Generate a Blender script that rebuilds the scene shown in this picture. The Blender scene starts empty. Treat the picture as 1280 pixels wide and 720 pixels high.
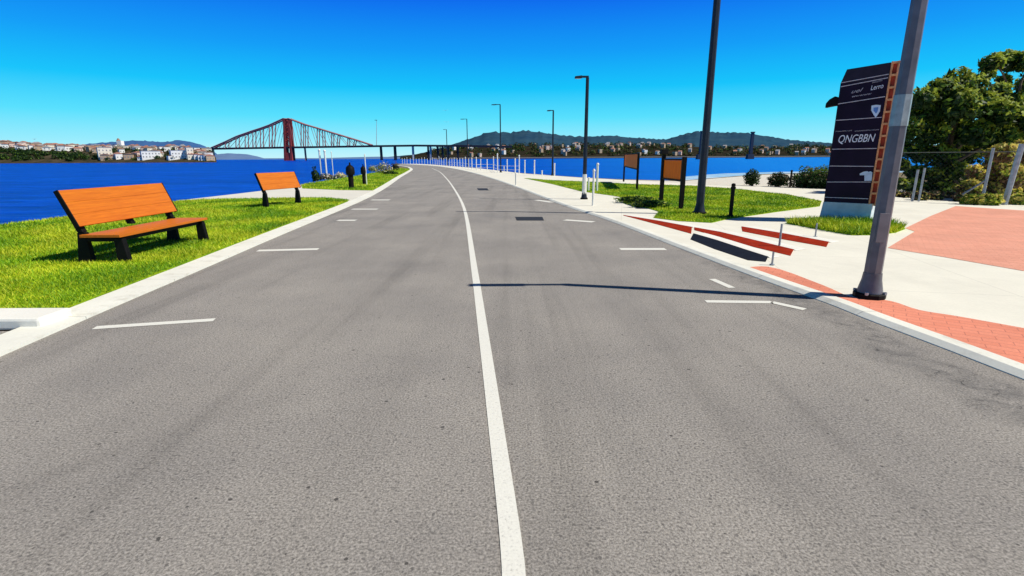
import bpy, bmesh, math, random
import numpy as np
from mathutils import Vector, Matrix
from mathutils.geometry import tessellate_polygon

random.seed(7); rng = np.random.default_rng(7)
scene = bpy.context.scene
COL = scene.collection
R = math.radians

# ------------------------------------------------------------------ camera
W0, H0, FPX, CAMH = 1280, 720, 643.0, 1.7
PITCH = math.atan((360 - 197) / FPX)
ROT = Matrix.Rotation(R(90) - PITCH, 3, 'X') @ Matrix.Rotation(math.atan(-0.005), 3, 'Z')
cam_d = bpy.data.cameras.new('camera'); cam = bpy.data.objects.new('camera', cam_d); COL.objects.link(cam)
cam_d.sensor_width = 36; cam_d.lens = 36 * FPX / W0
cam_d.clip_start = 0.05; cam_d.clip_end = 30000
cam.matrix_world = Matrix.Translation((0, 0, CAMH)) @ ROT.to_4x4()
scene.camera = cam

def ray(x, y): return ROT @ Vector(((x - 640) / FPX, (360 - y) / FPX, -1.0))
def gp(x, y, z=0.0):
    d = ray(x, y); t = (z - CAMH) / d.z
    return Vector((d.x * t, d.y * t, z))
def at(x, y, Y):
    d = ray(x, y); t = Y / d.y
    return Vector((d.x * t, Y, CAMH + d.z * t))
def G(pts, z=0.0): return [gp(x, y, z) for x, y in pts]

# ------------------------------------------------------------------ materials
MATS = {}
class NT:
    def __init__(s, name):
        s.m = bpy.data.materials.new(name); s.m.use_nodes = True
        s.t = s.m.node_tree; s.t.nodes.clear()
        s.out = s.n('ShaderNodeOutputMaterial')
        s.tc = s.n('ShaderNodeTexCoord')
        MATS[name] = s.m
    def n(s, typ, **kw):
        nd = s.t.nodes.new(typ)
        for k, v in kw.items(): setattr(nd, k, v)
        return nd
    def l(s, a, b): s.t.links.new(a, b)
    def noise(s, scale, detail=4, rough=.55, vec=None):
        nd = s.n('ShaderNodeTexNoise'); nd.inputs['Scale'].default_value = scale
        nd.inputs['Detail'].default_value = detail; nd.inputs['Roughness'].default_value = rough
        s.l(vec or s.tc.outputs['Object'], nd.inputs['Vector']); return nd.outputs['Fac']
    def mapping(s, scale=(1,1,1), rot=(0,0,0)):
        nd = s.n('ShaderNodeMapping'); nd.inputs['Scale'].default_value = scale; nd.inputs['Rotation'].default_value = rot
        s.l(s.tc.outputs['Object'], nd.inputs['Vector']); return nd.outputs['Vector']
    def ramp(s, fac, stops):
        nd = s.n('ShaderNodeValToRGB'); el = nd.color_ramp.elements
        while len(el) < len(stops): el.new(.5)
        for e, (p, c) in zip(el, stops):
            e.position = p; e.color = (c[0], c[1], c[2], 1) if not isinstance(c, (int, float)) else (c, c, c, 1)
        s.l(fac, nd.inputs['Fac']); return nd.outputs['Color']
    def mix(s, a, b, fac, blend='MIX'):
        nd = s.n('ShaderNodeMix', data_type='RGBA', blend_type=blend)
        for sock, v in ((nd.inputs[0], fac), (nd.inputs[6], a), (nd.inputs[7], b)):
            if isinstance(v, (int, float)): sock.default_value = v
            elif isinstance(v, tuple): sock.default_value = (*v, 1)
            else: s.l(v, sock)
        return nd.outputs[2]
    def math(s, op, a, b=0.0):
        nd = s.n('ShaderNodeMath', operation=op)
        for i, v in enumerate((a, b)):
            if isinstance(v, (int, float)): nd.inputs[i].default_value = v
            else: s.l(v, nd.inputs[i])
        return nd.outputs[0]
    def bsdf(s, col, rough=.7, metal=0., spec=.5, bump=None, bstr=.3, bdist=.01, rsock=None):
        b = s.n('ShaderNodeBsdfPrincipled')
        if isinstance(col, tuple): b.inputs['Base Color'].default_value = (*col, 1)
        else: s.l(col, b.inputs['Base Color'])
        b.inputs['Roughness'].default_value = rough; b.inputs['Metallic'].default_value = metal
        b.inputs['Specular IOR Level'].default_value = spec
        if rsock is not None: s.l(rsock, b.inputs['Roughness'])
        if bump is not None:
            bn = s.n('ShaderNodeBump'); bn.inputs['Strength'].default_value = bstr; bn.inputs['Distance'].default_value = bdist
            s.l(bump, bn.inputs['Height']); s.l(bn.outputs[0], b.inputs['Normal'])
        s.l(b.outputs[0], s.out.inputs['Surface']); return b

def plain(name, col, rough=.6, metal=0., var=.18, scale=6., spec=.4, bump=.15):
    m = NT(name); nz = m.noise(scale, 5)
    lo = tuple(c * (1 - var) for c in col); hi = tuple(min(1, c * (1 + var)) for c in col)
    c = m.ramp(nz, [(.3, lo), (.7, hi)])
    m.bsdf(c, rough, metal, spec, bump=m.noise(scale * 12, 3), bstr=bump, bdist=.003); return m.m

def leafmat(name, col, trans=.35, var=.45, scale=2.):
    m = NT(name); nz = m.noise(scale, 3)
    c = m.ramp(nz, [(.3, tuple(v * (1 - var) for v in col)), (.7, tuple(min(1, v * (1 + var)) for v in col))])
    d = m.n('ShaderNodeBsdfPrincipled'); m.l(c, d.inputs['Base Color']); d.inputs['Roughness'].default_value = .55
    d.inputs['Specular IOR Level'].default_value = .25
    t = m.n('ShaderNodeBsdfTranslucent'); m.l(c, t.inputs['Color'])
    x = m.n('ShaderNodeMixShader'); x.inputs[0].default_value = trans
    m.l(d.outputs[0], x.inputs[1]); m.l(t.outputs[0], x.inputs[2]); m.l(x.outputs[0], m.out.inputs['Surface']); return m.m

def make_asphalt(name, tint=1.0):
    m = NT(name)
    fine = m.noise(75, 3, .75); mid = m.noise(26, 3, .6); big = m.noise(.55, 4, .6)
    streak = m.noise(1.0, 4, .6, m.mapping((1.6, .07, 1), (0, 0, R(-2))))
    c = m.ramp(fine, [(.30, (.104, .095, .085)), (.45, (.246, .226, .205)), (.68, (.475, .436, .394))])
    c = m.mix(c, m.ramp(big, [(.3, (.80, .80, .81)), (.7, (1.08, 1.07, 1.05))]), 1.0, 'MULTIPLY')
    c = m.mix(c, m.ramp(streak, [(.30, .72), (.46, 1.0), (.7, 1.10)]), .85, 'MULTIPLY')
    c = m.mix(c, m.ramp(mid, [(.3, .90), (.7, 1.08)]), .8, 'MULTIPLY')
    # worn aggregate pits, sparse
    v = m.n('ShaderNodeTexVoronoi'); v.inputs['Scale'].default_value = 11; m.l(m.tc.outputs['Object'], v.inputs['Vector'])
    sep = m.n('ShaderNodeSeparateColor'); m.l(v.outputs['Color'], sep.inputs[0])
    size = m.math('MULTIPLY', m.math('POWER', sep.outputs[0], 5), .15)
    pit = m.math('LESS_THAN', v.outputs['Distance'], size)
    c = m.mix(c, (.055, .05, .046), m.math('MULTIPLY', pit, .85))
    v2 = m.n('ShaderNodeTexVoronoi'); v2.inputs['Scale'].default_value = 38; m.l(m.tc.outputs['Object'], v2.inputs['Vector'])
    sep2 = m.n('ShaderNodeSeparateColor'); m.l(v2.outputs['Color'], sep2.inputs[0])
    pit2 = m.math('LESS_THAN', v2.outputs['Distance'], m.math('MULTIPLY', m.math('POWER', sep2.outputs[1], 2.2), .36))
    c = m.mix(c, (.10, .092, .086), m.math('MULTIPLY', pit2, .6))
    # long faint tyre mark crossing the left lane, broken up by noise
    pa, pb_ = gp(0, 622), gp(330, 505); dd = (pb_ - pa).normalized(); nx, ny = -dd.y, dd.x; cc = -(nx * pa.x + ny * pa.y)
    s0 = m.n('ShaderNodeSeparateXYZ'); m.l(m.tc.outputs['Object'], s0.inputs[0])
    ln = m.math('ADD', m.math('MULTIPLY', s0.outputs[0], nx), m.math('ADD', m.math('MULTIPLY', s0.outputs[1], ny), cc + .0))
    ln = m.math('ABSOLUTE', m.math('ADD', ln, m.math('MULTIPLY', m.math('SUBTRACT', m.noise(.5, 2), .5), .5)))
    tm = m.math('MULTIPLY', m.math('MULTIPLY', m.ramp(m.math('DIVIDE', s0.outputs[1], 10.), [(.24, 1.), (.36, 0.)]), m.ramp(ln, [(.0, 1.), (.03, .9), (.11, 0.)])), m.ramp(m.noise(1.2, 4), [(.4, .1), (.6, 1.)]))
    c = m.mix(c, (.12, .11, .10), m.math('MULTIPLY', tm, .38))
    # darker crumbling gutter along the right kerb (world x about 3 m, near y)
    sx = m.n('ShaderNodeSeparateXYZ'); m.l(m.tc.outputs['Object'], sx.inputs[0])
    wob = m.math('ADD', sx.outputs[0], m.math('MULTIPLY', m.noise(1.3, 4), .8))
    g = m.ramp(m.math('DIVIDE', wob, 6.), [(.585, 0.), (.63, 1.), (.675, 1.), (.70, 0.)])
    gg = m.math('MULTIPLY', g, m.ramp(m.noise(5, 5, .7), [(.35, 0.), (.6, 1.)]))
    c = m.mix(c, (.105, .10, .096), m.math('MULTIPLY', gg, .55))
    cr = m.n('ShaderNodeTexVoronoi', feature='DISTANCE_TO_EDGE'); cr.inputs['Scale'].default_value = 2.3; cw = m.n('ShaderNodeVectorMath', operation='ADD'); nz_ = m.n('ShaderNodeTexNoise'); nz_.inputs['Scale'].default_value = 3; m.l(m.tc.outputs['Object'], nz_.inputs['Vector']); m.l(m.tc.outputs['Object'], cw.inputs[0]); m.l(nz_.outputs['Color'], cw.inputs[1]); m.l(cw.outputs[0], cr.inputs['Vector'])
    c = m.mix(c, (.05, .046, .042), m.math('MULTIPLY', m.math('LESS_THAN', cr.outputs['Distance'], .012), m.math('MULTIPLY', gg, .8)))
    h = m.math('ADD', fine, m.math('MULTIPLY', pit2, -.6))
    m.bsdf(c, .88, 0, .3, bump=h, bstr=.55, bdist=.008)
    return m.m
make_asphalt('asphalt')

def make_concrete(name, col, joints=True):
    m = NT(name); n1 = m.noise(1.1, 5); n2 = m.noise(40, 4, .7)
    c = m.ramp(n1, [(.3, tuple(v * .90 for v in col)), (.7, col)])
    c = m.mix(c, m.ramp(n2, [(.3, .88), (.65, 1.0)]), .7, 'MULTIPLY')
    if joints:
        b = m.n('ShaderNodeTexBrick'); b.offset = 0; b.inputs['Scale'].default_value = 1
        b.inputs['Brick Width'].default_value = 2.4; b.inputs['Row Height'].default_value = 2.4; b.inputs['Mortar Size'].default_value = .009
        m.l(m.mapping((1, 1, 1), (0, 0, R(12))), b.inputs['Vector'])
        c = m.mix(c, tuple(v * .6 for v in col), m.math('MULTIPLY', b.outputs['Fac'], .45))
        st = m.noise(.6, 6, .7); c = m.mix(c, tuple(v * .7 for v in col), m.ramp(st, [(.55, 0.), (.75, .45)]))
    if name == 'kerb_concrete':
        sx = m.n('ShaderNodeSeparateXYZ'); m.l(m.tc.outputs['Object'], sx.inputs[0])
        fr = m.math('FRACT', m.math('DIVIDE', sx.outputs[1], 1.8)); c = m.mix(c, tuple(v * .45 for v in col), m.math('MULTIPLY', m.math('LESS_THAN', fr, .008), .75))
        c = m.mix(c, (.42, .38, .30), m.ramp(m.noise(2.6, 6, .75), [(.52, 0.), (.72, .5)]))
    m.bsdf(c, .85, 0, .3, bump=n2, bstr=.25, bdist=.004); return m.m
make_concrete('concrete', (.84, .80, .68))
make_concrete('kerb_concrete', (.86, .84, .74), False)
make_concrete('path_concrete', (.76, .72, .62), False)
make_concrete('block_concrete', (.86, .83, .75), False)

def make_brick(name, c1, c2, mort):
    m = NT(name)
    b = m.n('ShaderNodeTexBrick'); b.inputs['Scale'].default_value = 1
    b.inputs['Brick Width'].default_value = .22; b.inputs['Row Height'].default_value = .11; b.inputs['Mortar Size'].default_value = .005
    b.inputs['Color1'].default_value = (*c1, 1); b.inputs['Color2'].default_value = (*c2, 1); b.inputs['Mortar'].default_value = (*mort, 1)
    m.l(m.mapping((1, 1, 1), (0, 0, R(35))), b.inputs['Vector'])
    c = m.mix(b.outputs['Color'], m.ramp(m.noise(.8, 5, .65), [(.3, .82), (.7, 1.05)]), .9, 'MULTIPLY')
    c = m.mix(c, m.ramp(m.noise(60, 3, .7), [(.3, .85), (.7, 1.1)]), .8, 'MULTIPLY')
    m.bsdf(c, .85, 0, .3, bump=b.outputs['Fac'], bstr=-.3, bdist=.004); return m.m
make_brick('brick_paving', (.84, .385, .265), (.78, .335, .225), (.66, .285, .195))
make_brick('brick_band', (.82, .29, .18), (.76, .25, .15), (.58, .19, .125))
plain('red_face', (.30, .024, .005), .8, var=.25, scale=4, spec=.04)  # red darkened to carry the shade of the riser faces
plain('riser_shade_black', (.010, .010, .014), .7, var=.3, spec=.1)  # black stands in for shade at the step nearest the kerb

def make_ground(name, c1, c2):
    m = NT(name)
    c = m.ramp(m.noise(2.2, 6, .7), [(.3, c1), (.7, c2)]); m.bsdf(c, .95, 0, .1, bump=m.noise(30, 4), bstr=.5, bdist=.03); return m.m
def make_lawn():
    m = NT('lawn_turf')
    a = m.noise(.9, 5, .65); b = m.noise(14, 4, .7)
    c = m.ramp(a, [(.32, (.13, .27, .006)), (.5, (.26, .41, .008)), (.68, (.42, .47, .014))])
    c = m.mix(c, m.ramp(b, [(.3, .50), (.65, 1.15)]), .9, 'MULTIPLY')
    m.bsdf(c, .95, 0, .1, bump=b, bstr=.8, bdist=.04)
make_lawn()
make_ground('earth', (.16, .12, .07), (.24, .2, .12))
make_ground('sand', (.60, .55, .46), (.72, .68, .60))
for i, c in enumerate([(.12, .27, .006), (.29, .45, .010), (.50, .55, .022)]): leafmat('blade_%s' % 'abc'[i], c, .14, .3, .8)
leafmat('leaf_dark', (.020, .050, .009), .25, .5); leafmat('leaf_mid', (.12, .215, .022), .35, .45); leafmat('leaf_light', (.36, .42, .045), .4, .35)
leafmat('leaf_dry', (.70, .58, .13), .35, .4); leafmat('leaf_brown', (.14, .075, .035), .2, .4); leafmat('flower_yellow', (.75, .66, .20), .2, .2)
leafmat('flower_white', (.75, .68, .60), .2, .2)
plain('bark', (.085, .06, .042), .9, var=.5, scale=9, bump=.8)

def make_wood(name, c1, c2, axis_scale, spec=.3):
    m = NT(name)
    g = m.noise(3.0, 6, .65, m.mapping(axis_scale))
    g2 = m.noise(9.0, 4, .6, m.mapping(axis_scale))
    c = m.ramp(g, [(.28, c1), (.5, tuple((a + b) / 2 for a, b in zip(c1, c2))), (.72, c2)])
    c = m.mix(c, m.ramp(g2, [(.3, .80), (.6, 1.05)]), .6, 'MULTIPLY')
    m.bsdf(c, .55, 0, spec, bump=g2, bstr=.2, bdist=.003)
make_wood('bench_wood', (.51, .115, .005), (.68, .185, .008), (9, .5, 9))
make_wood('panel_wood', (.80, .135, .003), (.98, .21, .005), (7, 7, .8), .04)
plain('black_metal', (.007, .006, .006), .6, var=.3, spec=.12); plain('dark_post', (.011, .009, .009), .7, var=.3, spec=.1)
plain('lamp_metal', (.15, .138, .155), .42, .25, .25, 5, .25); plain('lamp_metal_far', (.022, .028, .042), .5, .1, .2, 5, .2)
plain('galvanised', (.34, .36, .39), .45, .5, .25, 7); plain('steel_band', (.34, .35, .34), .42, .45, .3, 9)
plain('white_post', (.82, .79, .72), .5, var=.08); plain('lamp_lens', (.5, .5, .46), .3)
plain('totem_panel', (.012, .005, .020), .5, var=.3, scale=2.5, spec=.12); plain('totem_cap', (.022, .016, .032), .5, spec=.15)
plain('totem_line', (.50, .44, .48), .5, var=.2); plain('totem_text', (.74, .74, .82), .5, var=.1); plain('totem_dim', (.40, .36, .42), .5, var=.25)
plain('emblem_blue', (.10, .22, .55), .45); plain('emblem_pale', (.55, .65, .82), .45)
plain('lattice_paint', (.68, .30, .13), .6, var=.35, scale=8); plain('lattice_back', (.40, .05, .02), .7, var=.4, scale=5)
plain('totem_base', (.52, .60, .62), .8, var=.2, scale=3)
plain('bridge_deck', (.020, .018, .028), .8); plain('bridge_steel', (.30, .12, .12), .7, var=.3); plain('bridge_tower', (.30, .04, .032), .7, var=.35, scale=.2)
plain('pier_concrete', (.022, .02, .024), .8); plain('pier_pale', (.45, .43, .42), .8); plain('pylon_dark', (.025, .035, .06), .8)
for nm, c in dict(house_white=(.86,.84,.80), house_cream=(.80,.74,.60), house_pink=(.74,.55,.47), house_tan=(.50,.36,.24), roof_red=(.48,.22,.15), roof_grey=(.40,.38,.39), roof_brown=(.30,.18,.13)).items(): plain(nm, c, .8, var=.12, scale=.3, bump=0)
plain('wire', (.10, .11, .10), .6); plain('window_dark', (.30, .29, .29), .4); plain('iron_lid', (.035, .033, .032), .7, .3, .4, 20)
plain('line_paint', (.78, .77, .70), .7, var=.07, scale=12); plain('gull', (.35, .36, .4), .8)
def make_paint():
    m = NT('road_paint'); n = m.noise(70, 4, .75)
    c = m.ramp(n, [(.30, (.46, .44, .40)), (.42, (.72, .70, .63)), (.7, (.80, .78, .70))])
    m.bsdf(c, .75, 0, .3, bump=n, bstr=.4, bdist=.004)
make_paint()
def make_hill(name, c1, c2, sc):
    m = NT(name)
    c = m.ramp(m.noise(sc, 6, .7), [(.3, c1), (.7, c2)]); m.bsdf(c, 1.0, 0, .0)
make_hill('hill_hazed', (.016, .050, .098), (.036, .080, .118), .012)  # distance haze is put into this hill's bluish base colour
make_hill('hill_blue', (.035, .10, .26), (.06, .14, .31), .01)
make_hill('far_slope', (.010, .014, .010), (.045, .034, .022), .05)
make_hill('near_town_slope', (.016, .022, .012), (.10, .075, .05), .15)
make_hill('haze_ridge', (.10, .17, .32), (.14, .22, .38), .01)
def make_water():
    m = NT('sea_water')
    n1 = m.noise(.55, 5, .65, m.mapping((.35, 1, 1))); n2 = m.noise(.035, 5, .6, m.mapping((.3, 1, 1))); n3 = m.noise(.004, 3, .6, m.mapping((.3, 1, 1)))
    c = m.ramp(n2, [(.3, (.001, .040, .40)), (.7, (.002, .072, .54))])
    c = m.mix(c, m.ramp(m.noise(2.2, 4, .7, m.mapping((.4, 1, 1))), [(.32, .74), (.68, 1.22)]), .9, 'MULTIPLY')
    c = m.mix(c, m.ramp(n1, [(.32, .55), (.68, 1.35)]), .9, 'MULTIPLY')
    # the water is lighter towards the right-hand shallows (world x)
    sx = m.n('ShaderNodeSeparateXYZ'); m.l(m.tc.outputs['Object'], sx.inputs[0])
    ratio = m.math('DIVIDE', sx.outputs[0], m.math('ADD', sx.outputs[1], 30.0))
    c = m.mix(c, (.008, .19, .66), m.ramp(ratio, [(.0, 0.), (.42, .95)]))
    b = m.bsdf(c, .38, 0, .12, bump=n1, bstr=.8, bdist=.35)
    b.inputs['IOR'].default_value = 1.2
make_water()
def make_foam():
    m = NT('shallow_foam'); n = m.noise(.5, 5, .7, m.mapping((.25, 1, 1)))
    c = m.ramp(n, [(.35, (.10, .34, .62)), (.5, (.30, .52, .70)), (.62, (.75, .78, .78))]); m.bsdf(c, .5, 0, .2)
make_foam()

# ------------------------------------------------------------------ mesh helpers
class MB:
    def __init__(s): s.v = []; s.f = []; s.mi = []; s.mats = []
    def mat(s, name):
        if name not in s.mats: s.mats.append(name)
        return s.mats.index(name)
    def add(s, vs, fs, m):
        o = len(s.v); i = s.mat(m); s.v += [tuple(v) for v in vs]
        for f in fs: s.f.append(tuple(a + o for a in f)); s.mi.append(i)
        return s
    def box(s, c, d, m, rz=0., taper=1., tilt=None):
        hx, hy, hz = d[0] / 2, d[1] / 2, d[2] / 2
        M = Matrix.Rotation(rz, 3, 'Z')
        if tilt: M = M @ Matrix.Rotation(tilt[1], 3, tilt[0])
        vs = []
        for z, k in ((-hz, 1), (hz, taper)):
            for x, y in ((-hx, -hy), (hx, -hy), (hx, hy), (-hx, hy)):
                vs.append(Vector(c) + M @ Vector((x * k, y * k, z)))
        return s.add(vs, [(3,2,1,0), (4,5,6,7), (0,1,5,4), (1,2,6,5), (2,3,7,6), (3,0,4,7)], m)
    def prism(s, ring_a, ring_b, m):
        n = len(ring_a)
        fs = [tuple(range(n - 1, -1, -1)), tuple(range(n, 2 * n))] + [(i, (i + 1) % n, n + (i + 1) % n, n + i) for i in range(n)]
        return s.add(list(ring_a) + list(ring_b), fs, m)
    def tube(s, pts, rad, m, n=8, rot=0.):
        pts = [Vector(p) for p in pts]; rad = rad if isinstance(rad, (list, tuple)) else [rad] * len(pts)
        rings = []
        for i, p in enumerate(pts):
            d = (pts[min(i + 1, len(pts) - 1)] - pts[max(i - 1, 0)]).normalized()
            a = Vector((1, 0, 0)) if abs(d.x) < .9 else Vector((0, 1, 0))
            e1 = d.cross(a).normalized(); e2 = d.cross(e1)
            rings.append([p + (e1 * math.cos(rot + 2 * math.pi * k / n) + e2 * math.sin(rot + 2 * math.pi * k / n)) * rad[i] for k in range(n)])
        vs = [v for r in rings for v in r]; fs = [tuple(range(n)), tuple(range(len(vs) - 1, len(vs) - n - 1, -1))]
        for i in range(len(rings) - 1):
            for k in range(n): fs.append((i*n + k, (i+1)*n + k, (i+1)*n + (k+1) % n, i*n + (k+1) % n))
        return s.add(vs, fs, m)
    def lathe(s, prof, m, n=16, c=(0, 0)):
        vs = []; fs = []
        for r, z in prof:
            for k in range(n): vs.append((c[0] + r * math.cos(2*math.pi*k/n), c[1] + r * math.sin(2*math.pi*k/n), z))
        for i in range(len(prof) - 1):
            for k in range(n): fs.append((i*n + k, i*n + (k+1) % n, (i+1)*n + (k+1) % n, (i+1)*n + k))
        fs += [tuple(range(n - 1, -1, -1)), tuple(range(len(vs) - n, len(vs)))]
        return s.add(vs, fs, m)
    def build(s, name, parent=None, smooth=False, bevel=0., loc=(0, 0, 0)):
        me = bpy.data.meshes.new(name); me.from_pydata(s.v, [], s.f)
        for m in s.mats: me.materials.append(MATS[m])
        me.polygons.foreach_set('material_index', s.mi)
        bm = bmesh.new(); bm.from_mesh(me); bmesh.ops.recalc_face_normals(bm, faces=bm.faces); bm.to_mesh(me); bm.free()
        if smooth:
            for p in me.polygons: p.use_smooth = True
            me.set_sharp_from_angle(angle=R(40))
        o = bpy.data.objects.new(name, me); COL.objects.link(o); o.location = loc
        if parent: o.parent = parent
        if bevel:
            b = o.modifiers.new('bevel', 'BEVEL'); b.width = bevel; b.segments = 2; b.limit_method = 'ANGLE'
        return o

def tag(o, label=None, cat=None, group=None, kind=None):
    for k, v in (('label', label), ('category', cat), ('group', group), ('kind', kind)):
        if v: o[k] = v
    return o
def thing(name, label, cat, loc=(0, 0, 0), rz=0., group=None):
    o = bpy.data.objects.new(name, None); COL.objects.link(o); o.empty_display_size = .2
    o.location = loc; o.rotation_euler = (0, 0, rz); return tag(o, label, cat, group)
def copy_tree(o, parent=None):
    c = o.copy(); COL.objects.link(c); c.parent = parent
    for ch in list(o.children): copy_tree(ch, c)
    return c

def spline(pts, n=6):
    pts = [Vector(p) for p in pts]; out = []
    for i in range(len(pts) - 1):
        p0 = pts[max(i - 1, 0)]; p1 = pts[i]; p2 = pts[i + 1]; p3 = pts[min(i + 2, len(pts) - 1)]
        def tj(a, b): return max((b - a).length, 1e-4) ** .5
        t0 = 0; t1 = t0 + (tj(p0, p1) if i > 0 else 1e-2); t2 = t1 + tj(p1, p2); t3 = t2 + (tj(p2, p3) if i + 2 < len(pts) else 1e-2)
        for k in range(n):
            t = t1 + (t2 - t1) * k / n
            if i == 0:
                A1 = p1
            else: A1 = p0 * ((t1 - t) / (t1 - t0)) + p1 * ((t - t0) / (t1 - t0))
            A2 = p1 * ((t2 - t) / (t2 - t1)) + p2 * ((t - t1) / (t2 - t1))
            if i + 2 < len(pts): A3 = p2 * ((t3 - t) / (t3 - t2)) + p3 * ((t - t2) / (t3 - t2))
            else: A3 = p2
            B1 = A1 * ((t2 - t) / (t2 - t0)) + A2 * ((t - t0) / (t2 - t0)) if i > 0 else A2 * 1.0
            B2 = A2 * ((t3 - t) / (t3 - t1)) + A3 * ((t - t1) / (t3 - t1)) if i + 2 < len(pts) else A2 * 1.0
            out.append(B1 * ((t2 - t) / (t2 - t1)) + B2 * ((t - t1) / (t2 - t1)))
    out.append(pts[-1]); return out

def sheet(name, pts, z, mat, skirt=0.1, kind='structure', parent=None):
    """flat slab outline with a skirt down its edge"""
    P = [Vector((p[0], p[1], z)) for p in pts]
    tris = tessellate_polygon([P]); m = MB()
    fs = []
    for a, b, c in tris:
        n = (P[b] - P[a]).cross(P[c] - P[a]); fs.append((a, b, c) if n.z >= 0 else (a, c, b))
    m.add(P, fs, mat)
    if skirt:
        n = len(P); Q = [p - Vector((0, 0, skirt)) for p in P]
        m.add(P + Q, [(i, (i + 1) % n, n + (i + 1) % n, n + i) for i in range(n)], mat)
    me = bpy.data.meshes.new(name); me.from_pydata(m.v, [], m.f); me.materials.append(MATS[mat])
    o = bpy.data.objects.new(name, me); COL.objects.link(o); tag(o, kind=kind)
    if parent: o.parent = parent
    return o
def offset(line, d):
    out = []
    for i, p in enumerate(line):
        t = line[min(i + 1, len(line) - 1)] - line[max(i - 1, 0)]; t.z = 0; t.normalize()
        out.append(p + Vector((t.y, -t.x, 0)) * d)
    return out
def band(name, line, a, b, z, mat, skirt=.1, kind='structure', parent=None):
    L = offset(line, a); Rr = offset(line, b); n = len(line); m = MB()
    vs = [Vector((p.x, p.y, z)) for p in L] + [Vector((p.x, p.y, z)) for p in Rr]
    m.add(vs, [(i, n + i, n + i + 1, i + 1) for i in range(n - 1)], mat)
    if skirt:
        lo = [v - Vector((0, 0, skirt)) for v in vs]
        m.add(vs + lo, [(i, i + 1, 2*n + i + 1, 2*n + i) for i in range(n - 1)] + [(n + i, 3*n + i, 3*n + i + 1, n + i + 1) for i in range(n - 1)] +
              [(0, 2*n, 3*n, n), (n - 1, 2*n - 1, 4*n - 1, 3*n - 1)], mat)
    o = m.build(name); tag(o, kind=kind)
    if parent: o.parent = parent
    return o

# ------------------------------------------------------------------ world and sun
SUN = Vector((3.54, -.84, 0)).normalized(); EL = R(50)
w = bpy.data.worlds.new('World'); scene.world = w; w.use_nodes = True; nt = w.node_tree; nt.nodes.clear()
def wn(t, **k):
    nd = nt.nodes.new(t)
    for a, b in k.items(): setattr(nd, a, b)
    return nd
sky = wn('ShaderNodeTexSky', sky_type='NISHITA'); sky.sun_disc = False; sky.sun_elevation = EL
sky.sun_rotation = math.atan2(SUN.x, SUN.y); sky.air_density = 1.0; sky.dust_density = .3; sky.ozone_density = 3
tc = wn('ShaderNodeTexCoord'); sp = wn('ShaderNodeSeparateXYZ'); nt.links.new(tc.outputs['Generated'], sp.inputs[0])
rp = wn('ShaderNodeValToRGB'); nt.links.new(sp.outputs[2], rp.inputs[0])
STR = .1
stops = [(0.0, (.56, .92, 1.0)), (.03, (.30, .84, 1.0)), (.07, (.09, .75, 1.0)), (.12, (.0, .56, .98)), (.18, (.0, .34, .95)), (.26, (.0, .145, .87)), (.33, (.0, .09, .62)), (.45, (.012, .045, .14)), (1.0, (.02, .03, .06))]
el = rp.color_ramp.elements
while len(el) < len(stops): el.new(.5)
for e, (p, c) in zip(el, stops): e.position = p; e.color = (*c, 1)
sc_ = wn('ShaderNodeVectorMath', operation='SCALE'); sc_.inputs['Scale'].default_value = 1 / STR; nt.links.new(rp.outputs[0], sc_.inputs[0])
mx = wn('ShaderNodeMix', data_type='RGBA'); mx.inputs[0].default_value = .97
nt.links.new(sky.outputs[0], mx.inputs[6]); nt.links.new(sc_.outputs[0], mx.inputs[7])
bg = wn('ShaderNodeBackground'); bg.inputs['Strength'].default_value = STR; nt.links.new(mx.outputs[2], bg.inputs[0])
wo = wn('ShaderNodeOutputWorld'); nt.links.new(bg.outputs[0], wo.inputs[0])
sd = bpy.data.lights.new('sun', 'SUN'); sd.energy = 5.0; sd.angle = R(.5); sd.color = (1.0, .962, .86)
so = bpy.data.objects.new('sun', sd); COL.objects.link(so)
dirv = Vector((SUN.x * math.cos(EL), SUN.y * math.cos(EL), math.sin(EL)))
so.rotation_euler = (-dirv).to_track_quat('-Z', 'Y').to_euler(); so.location = dirv * 60
scene.view_settings.view_transform = 'Standard'; scene.view_settings.look = 'None'; scene.view_settings.exposure = 0

# ------------------------------------------------------------------ ground, water, road
SEA = -1.0
sheet('sea', [(-9000, -60), (9000, -60), (9000, 12000), (-9000, 12000)], SEA, 'sea_water', 0)
coastL = [Vector((-14.5, -40, 0)), Vector((-13.2, 4, 0))] + G([(0, 280), (80, 270), (217, 250.5), (302, 241), (345, 235.5), (375, 230), (402, 226), (440, 220), (480, 213), (499, 209.3), (496, 207.2), (491, 206.0)])
coastR = G([(494, 204.5), (505, 204.4), (540, 205.2), (600, 210), (655, 216), (720, 220.5), (770, 223), (850, 225), (900, 221), (950, 217), (1035, 215), (1100, 215)]) + [Vector((70, 58, 0)), Vector((160, 60, 0)), Vector((160, -40, 0))]
land = spline(coastL, 3)[:-1] + [coastL[-1]] + coastR
sheet('ground', land, -.05, 'earth', 3.0)

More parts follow.
